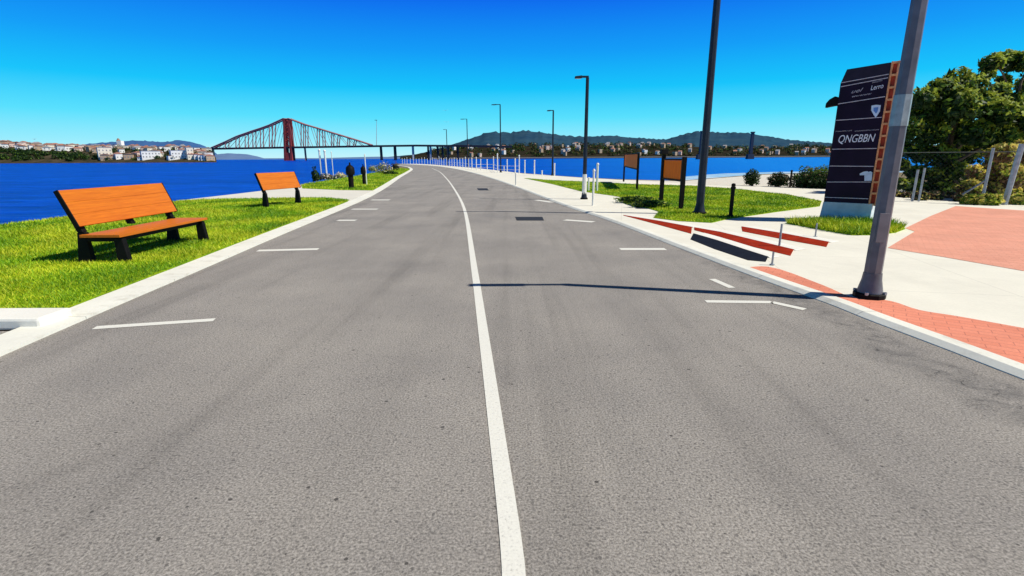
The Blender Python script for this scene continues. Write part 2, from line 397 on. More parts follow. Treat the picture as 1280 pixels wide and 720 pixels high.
redge = G([(512, 209), (516, 211.5), (512, 215), (502, 221), (465, 245), (337, 300), (245, 340), (117, 395), (0, 446)][::-1])
d0 = (redge[0] - redge[2]).normalized()
leftE = [redge[0] + d0 * 24, redge[0] + d0 * 6] + redge
leftE = spline(leftE, 5)
farL = G([(504, 207.6), (496, 206.6)])
rE = G([(1280, 475), (1180, 436), (1080, 398), (1042, 382.5), (950, 349), (860, 314.5), (760, 275.5), (710, 259), (650, 236), (617, 224), (590, 216), (565, 210.5), (540, 207.2), (515, 205.7), (500, 205.2)])
d1 = (rE[0] - rE[2]).normalized()
rightE = spline([rE[0] + d1 * 24, rE[0] + d1 * 6] + rE, 5)
road = sheet('road', offset(leftE, -.05) + farL + offset(rightE, .05)[::-1], 0, 'asphalt', .04)
# side driveway in front of the white block on the left
sheet('driveway', [(-4.75, -15), (-4.75, 5.05), (-14, 5.05), (-14, -15)], -.012, 'asphalt', .03)
leftline = leftE + [Vector(p) for p in farL]
band('edge_strip', leftline, -.43, 0, .03, 'kerb_concrete', .12)
k0, k1, k2 = rightE, offset(rightE, .07), offset(rightE, .21); n_ = len(rightE); m = MB()
prof = [[Vector((p.x, p.y, -.15)) for p in k0], [Vector((p.x, p.y, .008)) for p in k0], [Vector((p.x, p.y, .046)) for p in k1], [Vector((p.x, p.y, .046)) for p in k2], [Vector((p.x, p.y, -.15)) for p in k2]]
m.add([v for r_ in prof for v in r_], [(a * n_ + i, (a + 1) * n_ + i, (a + 1) * n_ + i + 1, a * n_ + i + 1) for a in range(4) for i in range(n_ - 1)], 'kerb_concrete')
tag(m.build('kerb'), kind='structure')

cl = spline(G([(643, 740), (641, 700), (621, 540), (602, 400), (593.5, 340), (580, 260), (567, 235), (558, 223), (549, 214.5), (540, 210.5)]), 6)
d2 = (cl[0] - cl[3]).normalized(); cl = [cl[0] + d2 * 14] + cl
band('centre_line', cl, -.05, .05, .004, 'road_paint', 0, None, road)
def dash(x0, y0, x1, y1, wid):
    a, b = gp(x0, y0), gp(x1, y1); band('lane_dash', [a, (a + b) / 2, b], -wid / 2, wid / 2, .004, 'road_paint', 0, None, road)
for a in [(118, 410, 268, 400, .11), (322, 313.5, 398, 311.5, .2), (422, 275.5, 445, 275.5, .28), (440, 261.5, 472, 261.5, .3), (464, 250, 487, 250, .4),
          (882, 377, 965, 378, .11), (965, 378, 1006, 387, .1), (890, 349, 915, 360, .10), (775, 311.5, 832, 311.5, .22), (706, 275, 742, 277.5, .26), (670, 250, 690, 253, .25)]: dash(*a)
def patch(pts, z, mat, name, label, cat):
    o = sheet(name, G(pts, z), z, mat, 0, None); tag(o, label, cat); return o
patch([(644, 271), (678, 271), (680, 275.5), (646, 275.5)], .006, 'iron_lid', 'drain_cover', 'dark rectangular drain cover in the right lane near the pale dash', 'drain cover')
patch([(596, 235.3), (609, 235.3), (611, 237.8), (598, 237.8)], .006, 'iron_lid', 'drain_cover', 'small dark drain cover far along the right lane', 'drain cover')

# pavement right
pv_far = G([(520, 204.7), (540, 205.6), (600, 210.4), (655, 216.6), (720, 221.2), (770, 224), (850, 228.5), (900, 231), (960, 233), (1035, 236), (1100, 240)], .06)
pv = offset(rightE, .212)
pav = [Vector(p) for p in pv] + pv_far + [Vector((40, 27, 0)), Vector((40, -15, 0))]
sheet('pavement', pav, .034, 'concrete', .1)
sheet('beach', G([(770, 224.5), (850, 226.5), (900, 222.5), (950, 218.5), (1035, 216.5), (1100, 216.5), (1160, 240), (1100, 240.5), (1035, 236.5), (960, 233.4), (900, 231.4), (850, 229)], -.02), -.02, 'sand', .1)
sheet('shallows', [gp(x, y, SEA + .02) for x, y in [(840, 222), (900, 217), (960, 215), (1040, 213.5), (1200, 213), (1200, 219), (1040, 221), (960, 223), (880, 230), (840, 233)]], SEA + .02, 'shallow_foam', 0)

lawnA = spline(G([(-60, 292), (0, 281.5), (80, 271.5), (217, 252), (250, 249.5), (330, 248), (402, 247.2), (437, 250)], .04), 3)
le_out = offset(leftE, -.44)
pA = lawnA[-1]
segA = [p for p in le_out if p.y < pA.y - .3 and p.y > 5.55]
lawnA_poly = lawnA + segA[::-1] + [Vector((segA[0].x, 5.5, 0)), Vector((-13.0, 5.5, 0))]
sheet('lawn', lawnA_poly, .045, 'lawn_turf', .1)
pB = gp(473, 238.5); qB = gp(503, 211)
segB = [p for p in le_out if p.y > pB.y and p.y < 84]
lawnB_poly = segB + G([(500, 209.9), (480, 213.6), (440, 220.8), (402, 226.8), (377, 230.8), (378, 235.5), (425, 237.5), (466, 238)], .04)
sheet('lawn', lawnB_poly, .045, 'lawn_turf', .1)
segP = [p for p in le_out if pA.y - .5 < p.y < pB.y + .3]
path_poly = spline(G([(220, 251), (302, 241.6), (345, 236.2), (376, 231), (379, 235), (425, 237.2), (468, 238)], .03), 2) + segP[::-1] + G([(434, 251.3), (402, 248.5), (330, 249.3), (260, 250.5)], .03)
sheet('path', path_poly, .035, 'path_concrete', .08)
# white block at left
t = thing('concrete_block', 'white concrete block at the edge of the lawn, cut by the left frame', 'concrete block', (-6.9, 5.27, -.012))
MB().box((0, 0, .065), (4.05, .42, .13), 'block_concrete').build('block', t, bevel=.03)

lawnR = G([(655, 222), (690, 224.5), (727, 226), (760, 227.5), (800, 229.5), (860, 231), (915, 234.5), (985, 242), (1027, 250), (1025, 256), (970, 263), (910, 271.5), (890, 276), (850, 274), (817, 270), (824, 262.5), (808, 258), (778, 252), (785, 246.5), (765, 243), (727, 238), (690, 229)], .09)
sheet('lawn', lawnR, .05, 'lawn_turf', .1)
wedge = G([(982, 276.5), (1025, 274.5), (1085, 276), (1112, 279), (1132, 283.5), (1120, 288), (1095, 291), (1065, 291), (1035, 286)], .09)
sheet('lawn', wedge, .05, 'lawn_turf', .1)

brickA = G([(1195, 256), (1164, 268), (1132, 283), (1144, 287), (1110, 307), (1180, 318), (1280, 335)], .08) + [Vector((14, 6.5, 0)), Vector((36, 5, 0)), Vector((36, 14, 0))] + G([(1290, 262), (1240, 259)], .08)
sheet('brick_paving', brickA, .040, 'brick_paving', .02)
kin = offset(rightE, .214); ref = gp(931, 331, .08)
up = spline(G([(1280, 405), (1200, 391), (1150, 383), (1118, 373), (1100, 370), (1070, 368.5), (1030, 353), (960, 330), (931, 331)], .08), 4)
kseg = [p for p in kin if -6 < p.y < ref.y]
bandpoly = [Vector((p.x, p.y, 0)) for p in kseg] + up[::-1] + [Vector((7.5, 4.0, 0)), Vector((8.5, -6, 0))]
sheet('brick_band', bandpoly, .040, 'brick_band', .02)

# near-flush step strips, riser shade put into the face colours (pixels: top edge left->right, height in m)
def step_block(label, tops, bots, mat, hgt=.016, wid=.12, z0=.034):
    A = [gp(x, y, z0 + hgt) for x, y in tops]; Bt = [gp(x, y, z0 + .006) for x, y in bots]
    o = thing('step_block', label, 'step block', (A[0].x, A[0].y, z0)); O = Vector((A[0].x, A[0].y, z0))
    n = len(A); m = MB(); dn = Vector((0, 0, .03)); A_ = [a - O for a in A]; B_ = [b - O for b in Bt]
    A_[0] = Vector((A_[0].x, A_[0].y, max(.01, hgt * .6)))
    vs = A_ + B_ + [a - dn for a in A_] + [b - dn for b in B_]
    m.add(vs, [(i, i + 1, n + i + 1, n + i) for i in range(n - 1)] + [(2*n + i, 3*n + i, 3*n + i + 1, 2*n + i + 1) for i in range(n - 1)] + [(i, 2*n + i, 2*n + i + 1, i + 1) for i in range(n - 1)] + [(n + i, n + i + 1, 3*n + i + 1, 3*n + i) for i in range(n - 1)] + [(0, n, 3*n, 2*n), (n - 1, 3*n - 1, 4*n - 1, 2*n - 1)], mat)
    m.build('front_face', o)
    e = MB(); P0 = [a + Vector((.002, .002, 0)) for a in A_]; C_ = [p + Vector((wid, wid * .35, 0)) for p in P0]; E_ = [p + Vector((wid * 2.6, wid * .9, 0)) for p in P0]
    for k in range(n): E_[k].z = .003
    vs = P0 + C_ + E_
    e.add(vs, [(i, n + i, n + i + 1, i + 1) for i in range(n - 1)] + [(n + i, 2*n + i, 2*n + i + 1, n + i + 1) for i in range(n - 1)], 'block_concrete')
    q = Vector((P0[-1].x, P0[-1].y, 0)); tip = q + (A_[-1] - A_[-2]).normalized() * .06; tip.z = .003
    e.add([P0[-1], C_[-1], E_[-1], tip, q], [(0, 3, 1), (1, 3, 2), (0, 4, 3)], 'block_concrete')
    e.build('concrete_cap', o)
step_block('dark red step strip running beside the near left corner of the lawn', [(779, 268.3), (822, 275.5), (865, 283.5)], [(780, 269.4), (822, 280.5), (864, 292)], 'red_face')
step_block('step strip with riser shade painted black and a white top edge, nearest the road kerb', [(867, 291), (895, 299.5), (930, 311), (960, 320.5)], [(863, 299), (893, 311), (935, 325), (957, 327)], 'riser_shade_black', .02)
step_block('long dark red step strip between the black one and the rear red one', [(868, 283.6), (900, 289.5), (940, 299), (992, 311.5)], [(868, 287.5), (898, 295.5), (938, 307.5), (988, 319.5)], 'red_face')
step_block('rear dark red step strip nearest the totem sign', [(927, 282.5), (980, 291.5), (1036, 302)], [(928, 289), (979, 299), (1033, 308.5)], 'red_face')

# ------------------------------------------------------------------ grass blades (stuff)
def in_tris(poly):
    P = [Vector((p.x, p.y, 0)) for p in poly]; T = tessellate_polygon([P])
    return np.array([[(P[a].x, P[a].y), (P[b].x, P[b].y), (P[c].x, P[c].y)] for a, b, c in T])
def blades(poly, z, n, hgt, wid, label, ymax=1e9, power=1.6):
    T = in_tris(poly); A = np.abs(np.cross(T[:, 1] - T[:, 0], T[:, 2] - T[:, 0])) / 2
    k = rng.choice(len(T), n * 6, p=A / A.sum()); r1 = np.sqrt(rng.random(n * 6)); r2 = rng.random(n * 6)
    pts = T[k, 0] * (1 - r1)[:, None] + T[k, 1] * (r1 * (1 - r2))[:, None] + T[k, 2] * (r1 * r2)[:, None]
    dist = np.hypot(pts[:, 0], pts[:, 1]); w_ = np.minimum(1, (dist.min() * 1.1 / dist)) ** power
    pts = pts[rng.random(len(pts)) < w_][:n]; n = len(pts); dist = np.hypot(pts[:, 0], pts[:, 1])
    kx = np.clip(dist / 9, .9, 2.2)
    h = hgt * (.5 + rng.random(n)) * np.clip(kx, 1, 1.4); ww = wid * kx; a = rng.random(n) * 2 * np.pi; la = rng.random(n) * 2 * np.pi; lean = h * (.3 + .8 * rng.random(n))
    co = np.zeros((n, 3, 3)); c, s_ = np.cos(a) * ww / 2, np.sin(a) * ww / 2
    co[:, 0, 0] = pts[:, 0] - c; co[:, 0, 1] = pts[:, 1] - s_; co[:, 1, 0] = pts[:, 0] + c; co[:, 1, 1] = pts[:, 1] + s_
    co[:, 2, 0] = pts[:, 0] + np.cos(la) * lean; co[:, 2, 1] = pts[:, 1] + np.sin(la) * lean; co[:, :, 2] = z; co[:, 2, 2] += h
    me = bpy.data.meshes.new('grass'); me.vertices.add(n * 3); me.vertices.foreach_set('co', co.ravel())
    me.loops.add(n * 3); me.loops.foreach_set('vertex_index', np.arange(n * 3, dtype=np.int32))
    me.polygons.add(n); me.polygons.foreach_set('loop_start', np.arange(0, n * 3, 3, dtype=np.int32))
    patchy = .1 + 1.7 * np.sin(pts[:, 0] * 1.7 + np.sin(pts[:, 1] * 1.1) * 2) * .5 + np.sin(pts[:, 1] * 2.3) * .3
    me.polygons.foreach_set('material_index', np.clip(np.round(1 + patchy + rng.normal(0, .6, n)), 0, 2).astype(np.int32))
    for m in 'abc': me.materials.append(MATS['blade_' + m])
    me.update(calc_edges=True)
    o = bpy.data.objects.new('grass', me); COL.objects.link(o); tag(o, label, 'grass', None, 'stuff')
blades(lawnA_poly, .045, 110000, .036, .012, 'bright green grass growing around the orange benches')
blades(lawnB_poly, .045, 16000, .06, .016, 'bright green grass along the left road edge beyond the path')
blades(lawnR, .05, 42000, .032, .014, 'bright green grass around the notice boards')
blades(wedge, .05, 5000, .10, .02, 'small patch of longer grass at the foot of the totem sign')

# ------------------------------------------------------------------ benches
def bench_frame(t, L, seat):
    # local: x = facing, y = along; rear at x=0
    y0, y1 = .12, L - .12
    for y in (y0, y1):
        rl = MB(); rl.prism([(-.16, y-.05, 0), (.08, y-.05, 0), (.08, y+.05, 0), (-.16, y+.05, 0)], [(-.08, y-.045, .50), (.05, y-.045, .50), (.05, y+.045, .50), (-.08, y+.045, .50)], 'black_metal'); rl.build('leg', t, bevel=.012)
    if seat:
        for y in (y0, y1):
            fl = MB(); fl.prism([(.50, y-.05, 0), (.69, y-.05, 0), (.69, y+.05, 0), (.50, y+.05, 0)], [(.50, y-.05, .405), (.64, y-.05, .405), (.64, y+.05, .405), (.50, y+.05, .405)], 'black_metal'); fl.build('leg', t, bevel=.012)
            sr = MB(); sr.box((.24, y, .375), (.515, .08, .06), 'black_metal'); sr.build('seat_rail', t, bevel=.008)
def back_bits(t, L, ys):
    # leaning backrest: bottom (0.0,.60) top (-.30,1.15)
    ang = math.atan2(.215, .55)
    for y in ys:
        sp_ = MB(); sp_.prism([(-.075, y-.05, .502), (.03, y-.05, .502), (.03, y+.05, .502), (-.075, y+.05, .502)], [(-.285, y-.045, 1.08), (-.21, y-.045, 1.08), (-.21, y+.045, 1.08), (-.285, y+.045, 1.08)], 'black_metal'); sp_.build('back_support', t, bevel=.01)
    b = MB(); n = Vector((math.cos(ang), 0, math.sin(ang))); u = Vector((-math.sin(ang), 0, math.cos(ang)))
    for k in range(3):
        c0 = Vector((.035, L / 2, .60)) + u * (.105 + k * .2055) + n * .0
        b.box(c0, (.045, L, .204), 'bench_wood', tilt=('Y', -ang))
    b.build('backrest', t, bevel=.004)
    for y in (-.0135, L + .0135): e = MB(); e.box(Vector((.035, y, .60)) + u * .31 - n * .012, (.075, .022, .63), 'black_metal', tilt=('Y', -ang)); e.build('end_trim', t, bevel=.004)
bt = thing('park_bench', 'orange timber park bench with black legs and seat, nearest the camera on the left lawn', 'bench', (-7.05, 8.33, .045), 0)
bench_frame(bt, 2.5, True); back_bits(bt, 2.5, (.12, 1.25, 2.38))
s = MB()
for k in range(3): s.box((.12 + k * .219, 1.25, .445), (.2175, 2.5, .045), 'bench_wood')
s.build('seat', bt, bevel=.004)
s = MB(); s.box((.56, 1.25, .375), (.05, 2.1, .055), 'black_metal'); s.build('seat_beam', bt)
bt = thing('bench_backrest', 'farther orange timber panel on two black legs, beside the pale path by the water', 'bench', gp(330.5, 260, .04) + Vector((-.0, -.0, 0)), R(-16))
bench_frame(bt, 1.95, False); back_bits(bt, 1.95, (.12, 1.83))

# ------------------------------------------------------------------ street lamps
def lamp(label, bx, by, tx, ty, arm_px, r0, mat, group='street lamps along the path', z0=.034, height=None, sleeve=False, white_foot=False):
    p = gp(bx, by, z0); top = at(tx, ty, p.y); h = height or (top.z - z0)
    lean = 0 if height else (top.x - p.x)
    t = thing('street_lamp', label, 'street lamp', p, 0, group)
    MB().lathe([(r0*1.8, 0), (r0*1.8, .05), (r0*1.7, .06)], 'black_metal', 12).build('base_flange', t)
    MB().lathe([(r0*1.45, .062), (r0*1.3, .13), (r0*1.1, .22), (r0*1.03, .30)], mat, 12).build('base_cone', t, True)
    pm = MB(); pm.tube([(0, 0, .1), (0, 0, h)], [r0, r0 * .76], mat, 8, R(22.5)); pm.build('pole', t)
    arm = max(.5, abs(at(tx - arm_px, ty, p.y).x - top.x)) if arm_px > 0 else 1.35
    a = MB(); a.box((-.5 * arm * .5, 0, h + .03), (arm * .5 + r0, r0 * .9, .07), mat); a.build('arm', t)
    hd = MB(); hd.prism([(-arm, -.075, h - .03), (-arm * .42, -.075, h - .02), (-arm * .42, .075, h - .02), (-arm, .075, h - .03)], [(-arm * .97, -.06, h + .05), (-arm * .42, -.06, h + .08), (-arm * .42, .06, h + .08), (-arm * .97, .06, h + .05)], mat)
    ho = hd.build('lamp_head', t, bevel=.012)
    MB().box((-arm * .72, 0, h - .035), (arm * .4, .10, .012), 'lamp_lens').build('lens', ho)
    if sleeve:
        zb = 1.98
        def rr(z): return r0 - (r0 * .24) * (z - .1) / (h - .1)
        MB().tube([(0, 0, zb), (0, 0, zb + .33)], [rr(zb) + .006, rr(zb + .33) + .006], 'steel_band', 8, R(22.5)).build('steel_sleeve', t)
        d = MB(); d.box((-.045, -rr(.8) * .925 - .004, .85), (.11, .012, .34), mat); d.build('access_door', t, bevel=.004)
        for k in range(4):
            a_ = R(45 + 90 * k); MB().lathe([(.022, .05), (.022, .082), (.012, .040)], 'galvanised', 6, (r0*1.62*math.cos(a_), r0*1.62*math.sin(a_))).build('bolt', t)
    if white_foot: MB().tube([(0, 0, .16), (0, 0, 1.0)], [r0 * 1.12, r0 * 1.05], 'white_post', 8, R(22.5)).build('foot_sleeve', t)
    return t
lamp('thick grey lamp pole standing in the brick band in the right foreground', 1086, 371, 0, 0, -1, .095, 'lamp_metal', height=4.36, sleeve=True, z0=.040)
lamp('dark lamp pole on the right lawn beside the notice boards, top out of frame', 874, 267, 0, 0, -1, .115, 'lamp_metal_far', height=7.4, z0=.05)
lamp('tall dark lamp with an angled head, standing by the two white bollards on the pavement', 730, 249, 733, 97, 16, .085, 'lamp_metal_far', white_foot=True)
lamp('slim dark lamp at the water edge between the two taller lamps', 690.5, 219.5, 692, 138.5, 8, .09, 'lamp_metal_far')
lamp('dark lamp in front of the hill, at the start of the white railing posts', 626, 215.5, 627, 131, 11, .085, 'lamp_metal_far')
lamp('small distant lamp left of the hill, with an arm', 585, 208.5, 586, 149, 8, .095, 'lamp_metal_far')
lamp('most distant small lamp, farthest left of the lamps by the bridge deck', 559.5, 206.5, 560, 162, 4, .11, 'lamp_metal_far')

# ------------------------------------------------------------------ totem sign
TL, TR_ = gp(1023, 275, .034), gp(1082, 279, .034)
dv = TR_ - TL; TWID = dv.length; trz = math.atan2(dv.y, dv.x)
tot = thing('totem_sign', 'tall dark purple totem sign with white lettering and an orange lattice edge', 'sign', TL, trz)
inv = (Matrix.Translation(TL) @ Matrix.Rotation(trz, 4, 'Z')).inverted()
nrm = Vector((-dv.y, dv.x, 0)).normalized()
def tp(x, y):   # pixel on the front plane -> local (x, z)
    d = ray(x, y); o = Vector((0, 0, CAMH)); tt = (TL - o).dot(nrm) / d.dot(nrm); q = inv @ (o + d * tt); return q.x, q.z
D = .52
zb = tp(1028, 252)[1]; xt0, zt0 = tp(1052.5, 104); xt1, zt1 = tp(1060.5, 86.5); xt2, zt2 = tp(1116.5, 77.5)
xr = (tp(1116, 80)[0] + tp(1083, 254)[0]) / 2; xl = (tp(1052.5, 104)[0] + tp(1028, 252)[0]) / 2
print('TOTEM', TL, TWID, zb, xl, xr, zt0, zt1, zt2)
b = MB(); b.prism([(xl - .06, -.05, -.08), (xr + .1, -.05, -.08), (xr + .1, D + .03, -.08), (xl - .06, D + .03, -.08)], [(xl - .01, .0, zb), (xr + .1, .0, zb), (xr + .1, D, zb), (xl - .01, D, zb)], 'totem_base'); b.build('base', tot, bevel=.01)
b = MB(); zc = tp(1052.5, 104)[1]; b.prism([(xl, 0, zb + .003), (xr, 0, zb + .003), (xr, 0, zc), (xl, 0, zc)], [(xl, D, zb + .003), (xr, D, zb + .003), (xr, D, zc), (xl, D, zc)], 'totem_panel'); b.build('panel', tot)
b = MB(); b.prism([(xl, 0, zc + .003), (xr, 0, zc + .003), (xr, 0, zt2), (xl + (xt1 - xt0), 0, zt1)], [(xl, D, zc + .003), (xr, D, zc + .003), (xr, D, zt2), (xl + (xt1 - xt0), D, zt1)], 'totem_cap'); b.build('cap', tot, bevel=.006)
for (xa, ya, xb, yb) in [(1052, 103.5, 1113, 92.5), (1051, 108.5, 1112, 97), (1047.5, 130, 1110, 120.5), (1045, 150.5, 1104, 146.5), (1040, 186.5, 1099, 185.5), (1037, 207.5, 1094, 208), (1033.5, 227.5, 1090, 227.5), (1029.5, 246.5, 1086, 248.5)]:
    x0, z0 = tp(xa, ya); x1, z1 = tp(xb, yb); x0 = max(x0, xl + .01); x1 = xr - .01
    lines = MB(); lines.prism([(x0, -.008, z0 - .009), (x1, -.008, z1 - .009), (x1, -.008, z1 + .009), (x0, -.008, z0 + .009)], [(x0, -.001, z0 - .009), (x1, -.001, z1 - .009), (x1, -.001, z1 + .009), (x0, -.001, z0 + .009)], 'totem_line'); lines.build('divider_line', tot)
def text(body, x, y, size_px, mat, name, shear=.25, sx=1.0, rot=0.):
    cu = bpy.data.curves.new(name, 'FONT'); cu.body = body; cu.size = 1; cu.extrude = .01; cu.shear = shear
    o = bpy.data.objects.new(name, cu); COL.objects.link(o)
    me = bpy.data.meshes.new_from_object(o.evaluated_get(bpy.context.evaluated_depsgraph_get())); bpy.data.objects.remove(o)
    lx, lz = tp(x, y); s_ = size_px * abs(tp(x, y - 1)[1] - lz)
    M = Matrix.Translation((lx, -.004, lz)) @ Matrix.Rotation(R(90), 4, 'X') @ Matrix.Rotation(rot, 4, 'Z') @ Matrix.Diagonal((s_ * sx, s_, .5, 1))
    me.transform(M); me.materials.clear(); me.materials.append(MATS[mat])
    o = bpy.data.objects.new(name, me); COL.objects.link(o); o.parent = tot; return o
text('QNGBBN', 1046.5, 178.5, 13.5, 'totem_text', 'lettering', .25, .69, R(1))
text('Lerro', 1088, 113, 8.5, 'totem_text', 'lettering', .3, .70, R(8))
text('uel', 1063, 117, 6.5, 'totem_dim', 'lettering', .5, 1.5, R(7))
text('wwwww', 1064, 122, 3.5, 'totem_dim', 'lettering', .4, 1.7, R(6))
text('ouuuvvv', 1090, 104, 3.5, 'totem_dim', 'lettering', .3, .95, R(8))
text('nuuouun', 1044, 165, 2.6, 'totem_dim', 'lettering', .2, 2.0, R(2)); text('uuuounuoun', 1068, 164.5, 2.6, 'totem_dim', 'lettering', .2, 2.0, R(2))
def poly_plate(pts, y0, y1, mat, name):
    q = [tp(*p) for p in pts]; m = MB(); m.prism([(x, y0, z) for x, z in q], [(x, y1, z) for x, z in q], mat); return m.build(name, tot)
poly_plate([(1089.5, 132), (1095, 131), (1101, 131.5), (1100, 139), (1096.5, 144.5), (1094.5, 147), (1092, 143.5), (1089, 138)], -.006, -.001, 'emblem_pale', 'emblem')
poly_plate([(1092, 134.5), (1098, 134), (1097.2, 139), (1095, 142), (1092, 138.5)], -.009, -.0065, 'emblem_blue', 'emblem')
poly_plate([(1074.5, 217), (1080, 214.5), (1084, 214), (1086, 215), (1088, 214), (1090.5, 215.5), (1089.5, 226), (1080.5, 226), (1080.5, 219), (1075, 219)], -.006, -.001, 'emblem_pale', 'emblem')
# orange ladder-like lattice along the right edge
lx0, lx1 = xr + .004, xr + .175
zl0, zl1 = zb - .05, zt2 + .02
lb = MB(); lb.box(((lx0 + lx1) / 2, .10, (zl0 + zl1) / 2), (lx1 - lx0 - .01, .05, zl1 - zl0 - .04), 'lattice_back'); 
lt = MB()
for x in (lx0 + .02, lx1 - .02): lt.box((x, .03, (zl0 + zl1) / 2), (.036, .06, zl1 - zl0), 'lattice_paint')
nr = 13
for k in range(nr): lt.box(((lx0 + lx1) / 2, .028, zl0 + .03 + (zl1 - zl0 - .06) * k / (nr - 1)), (lx1 - lx0 - .034, .05, .05), 'lattice_paint')
lt.build('lattice_edge', tot, bevel=.004); lb.build('lattice_backing', tot)
# hooded spot light on the left edge
fx, fz = tp(1042, 127)
f = MB(); q = [tp(*p) for p in [(1030.5, 134.5), (1031.5, 129), (1036, 124), (1043, 120), (1047, 121), (1048, 124), (1047.5, 131.5), (1040, 132.5)]]
f.prism([(x, .06, z) for x, z in q], [(x, .22, z) for x, z in q], 'black_metal'); f.build('floodlight', tot, bevel=.01)

# ------------------------------------------------------------------ notice boards
def board(label, l_base, r_base, l_top, r_top, bz0, bz1, thick, capped):
    a, b_ = gp(*l_base, .05), gp(*r_base, .05); d = b_ - a; L = d.length; rz = math.atan2(d.y, d.x)
    t = thing('notice_board', label, 'notice board', a, rz)
    hl = at(*l_top, a.y).z - .05; hr = at(*r_top, b_.y).z - .05
    for x, h in ((0, hl), (L, hr)): MB().box((x, 0, h / 2), (thick, thick, h), 'dark_post').build('post', t, bevel=.01)
    z0, z1 = at(*bz0, a.y).z - .05, at(*bz1, a.y).z - .05
    fr = MB(); w_ = L - thick - .006
    for x in (thick / 2 + .035, L - thick / 2 - .035): fr.box((x, -.01, (z0 + z1) / 2), (.06, .07, z1 - z0), 'dark_post')
    for z in (z0 + .03, z1 - .03): fr.box((L / 2, -.01, z), (w_ - .132, .066, .06), 'dark_post')
    fr.build('frame', t, bevel=.005)
    p = MB(); p.box((L / 2, .0, (z0 + z1) / 2), (w_ - .134, .03, z1 - z0 - .124), 'panel_wood'); p.build('panel', t)
    if capped: MB().box((0, 0, hl + .09), (thick * 2.0, thick * 2.0, .17), 'dark_post', taper=.9).build('post_cap', t, bevel=.015)
board('brown notice board on two dark posts, nearer one with a capped left post', (826, 254), (851, 261), (832, 193), (857, 196), (829, 224), (832, 198), .13, True)
board('smaller farther brown notice board on two thin dark legs near the beach', (779.5, 227), (796, 237), (780, 192.5), (802, 192), (779.5, 208.5), (780, 192.5), .11, False)

# ------------------------------------------------------------------ bollards and posts
def black_bollard(label, bx, by, ty):
    p = gp(bx, by, .05); h = at(bx + 3, ty, p.y).z - .05
    t = thing('bollard', label, 'bollard', p)
    MB().lathe([(.075, 0), (.075, .05), (.052, .07), (.052, h - .16)], 'black_metal', 12).build('shaft', t, True)
    MB().lathe([(.068, h - .158), (.068, h - .10), (.05, h - .09), (.06, h - .05), (.045, h - .01), (.01, h)], 'black_metal', 12).build('cap', t, True)
black_bollard('slim black bollard with a ringed cap at the corner of the right lawn', 913, 271, 229)
def slim_post(label, bx, by, ty, z0, r=.016):
    p = gp(bx, by, z0); h = at(bx, ty, p.y).z - z0
    t = thing('rail_post', label, 'post', p, 0, 'thin metal posts at the step blocks')
    MB().lathe([(r, 0), (r, h)], 'galvanised', 8).build('shaft', t, True)
    MB().lathe([(r * 2.4, 0.001), (r * 2.4, .012), (r * 1.02, .015)], 'galvanised', 8).build('foot_plate', t)
slim_post('thin metal post nearest the road, at the end of the black-shaded step strip', 965, 331, 315, .040)
slim_post('taller thin metal post between the middle and rear red step strips', 974, 308, 280, .034, .02)
slim_post('thin metal post behind the rear red step strip, below the totem sign', 1019, 296, 279, .034)

# white posts: one proto, copies
def white_proto():
    t = thing('white_post', 'white upright post in the row along the water edge railing', 'post', (0, 0, 0), 0, 'white posts along the water edge')
    MB().lathe([(.055, 0), (.055, 1.0)], 'white_post', 8).build('shaft', t, True)
    MB().lathe([(.075, 1.001), (.075, 1.03), (.05, 1.06), (.01, 1.075)], 'white_post', 8).build('cap', t, True)
    return t
wp = white_proto(); first = True
row = [(506, 205.0, 197.8), (513, 205.2, 197.5), (520.5, 205.4, 198), (527.5, 205.8, 197), (534.5, 206, 198), (541, 206.2, 196.8), (546.5, 206.4, 198), (552, 206.8, 197.5), (558.5, 207.2, 196.8), (565, 208, 198), (571.5, 208.8, 197.6), (578.5, 209.8, 198), (586, 211, 198.2), (601, 212.4, 198.5), (609, 212.8, 199), (634, 214.6, 199), (656, 217, 200),
       (503, 204.9, 197.5), (509, 205, 196.5), (517, 205.4, 193.5), (524, 205.4, 198), (531, 206, 196.5), (538, 206, 198), (544, 206.2, 197.5), (549, 206.6, 195), (555, 207, 197.8), (562, 207.6, 198), (568, 208.4, 197), (575, 209.2, 198), (582, 210.4, 196), (590, 212, 197), (595.5, 212.8, 196),
       (617, 212.5, 195.5), (622, 215.5, 191.5), (630, 213.5, 207), (644, 216.5, 198), (649, 216, 193.5), (668, 218, 200), (677.5, 218.6, 213), (693, 219.8, 204)]
for x, y, ty in row:
    p = gp(x, y, .06); h = at(x, ty, p.y).z - .06
    o = wp if first else copy_tree(wp); first = False
    o.location = p; k = .8 if p.y > 80 else 1.0; o.scale = (k * 1.15, k * 1.15, h / 1.075)
def white_bollard(label, x, y, ty, k=1.0):
    o = copy_tree(wp); p = gp(x, y, .034); h = at(x, ty, p.y).z - .034; o.location = p; o.scale = (k, k, h / 1.075); o.name = 'white_bollard'
    tag(o, label, 'bollard'); o['group'] = 'white bollards by the tall lamp'
white_bollard('slim white bollard at the kerb beside the tall lamp', 741, 257, 211, .7)
white_bollard('taller white bollard right of the tall lamp, at the lawn edge', 746, 239, 203.5, 1.0)
white_bollard('short white bollard just right of the tall lamp foot', 735.5, 239, 221.5, .8)
o = copy_tree(wp); p = gp(645, 231.5, .034); o.location = p; o.scale = (.9, .9, (at(645, 216, p.y).z - .034) / 1.075); tag(o, 'short pale post alone on the pavement left of the lawn tip', 'post')
# thin top cable along the post row
pts = [gp(x, y, .06) for x, y, ty in sorted(row) if ty < 199 and 545 < x]
rl = MB()
for z in (.35, .75): rl.tube([p + Vector((0, 0, z)) for p in pts], .02, 'white_post', 5)
tag(rl.build('railing_rail'), 'thin white double rail joining the posts along the water edge', 'railing')

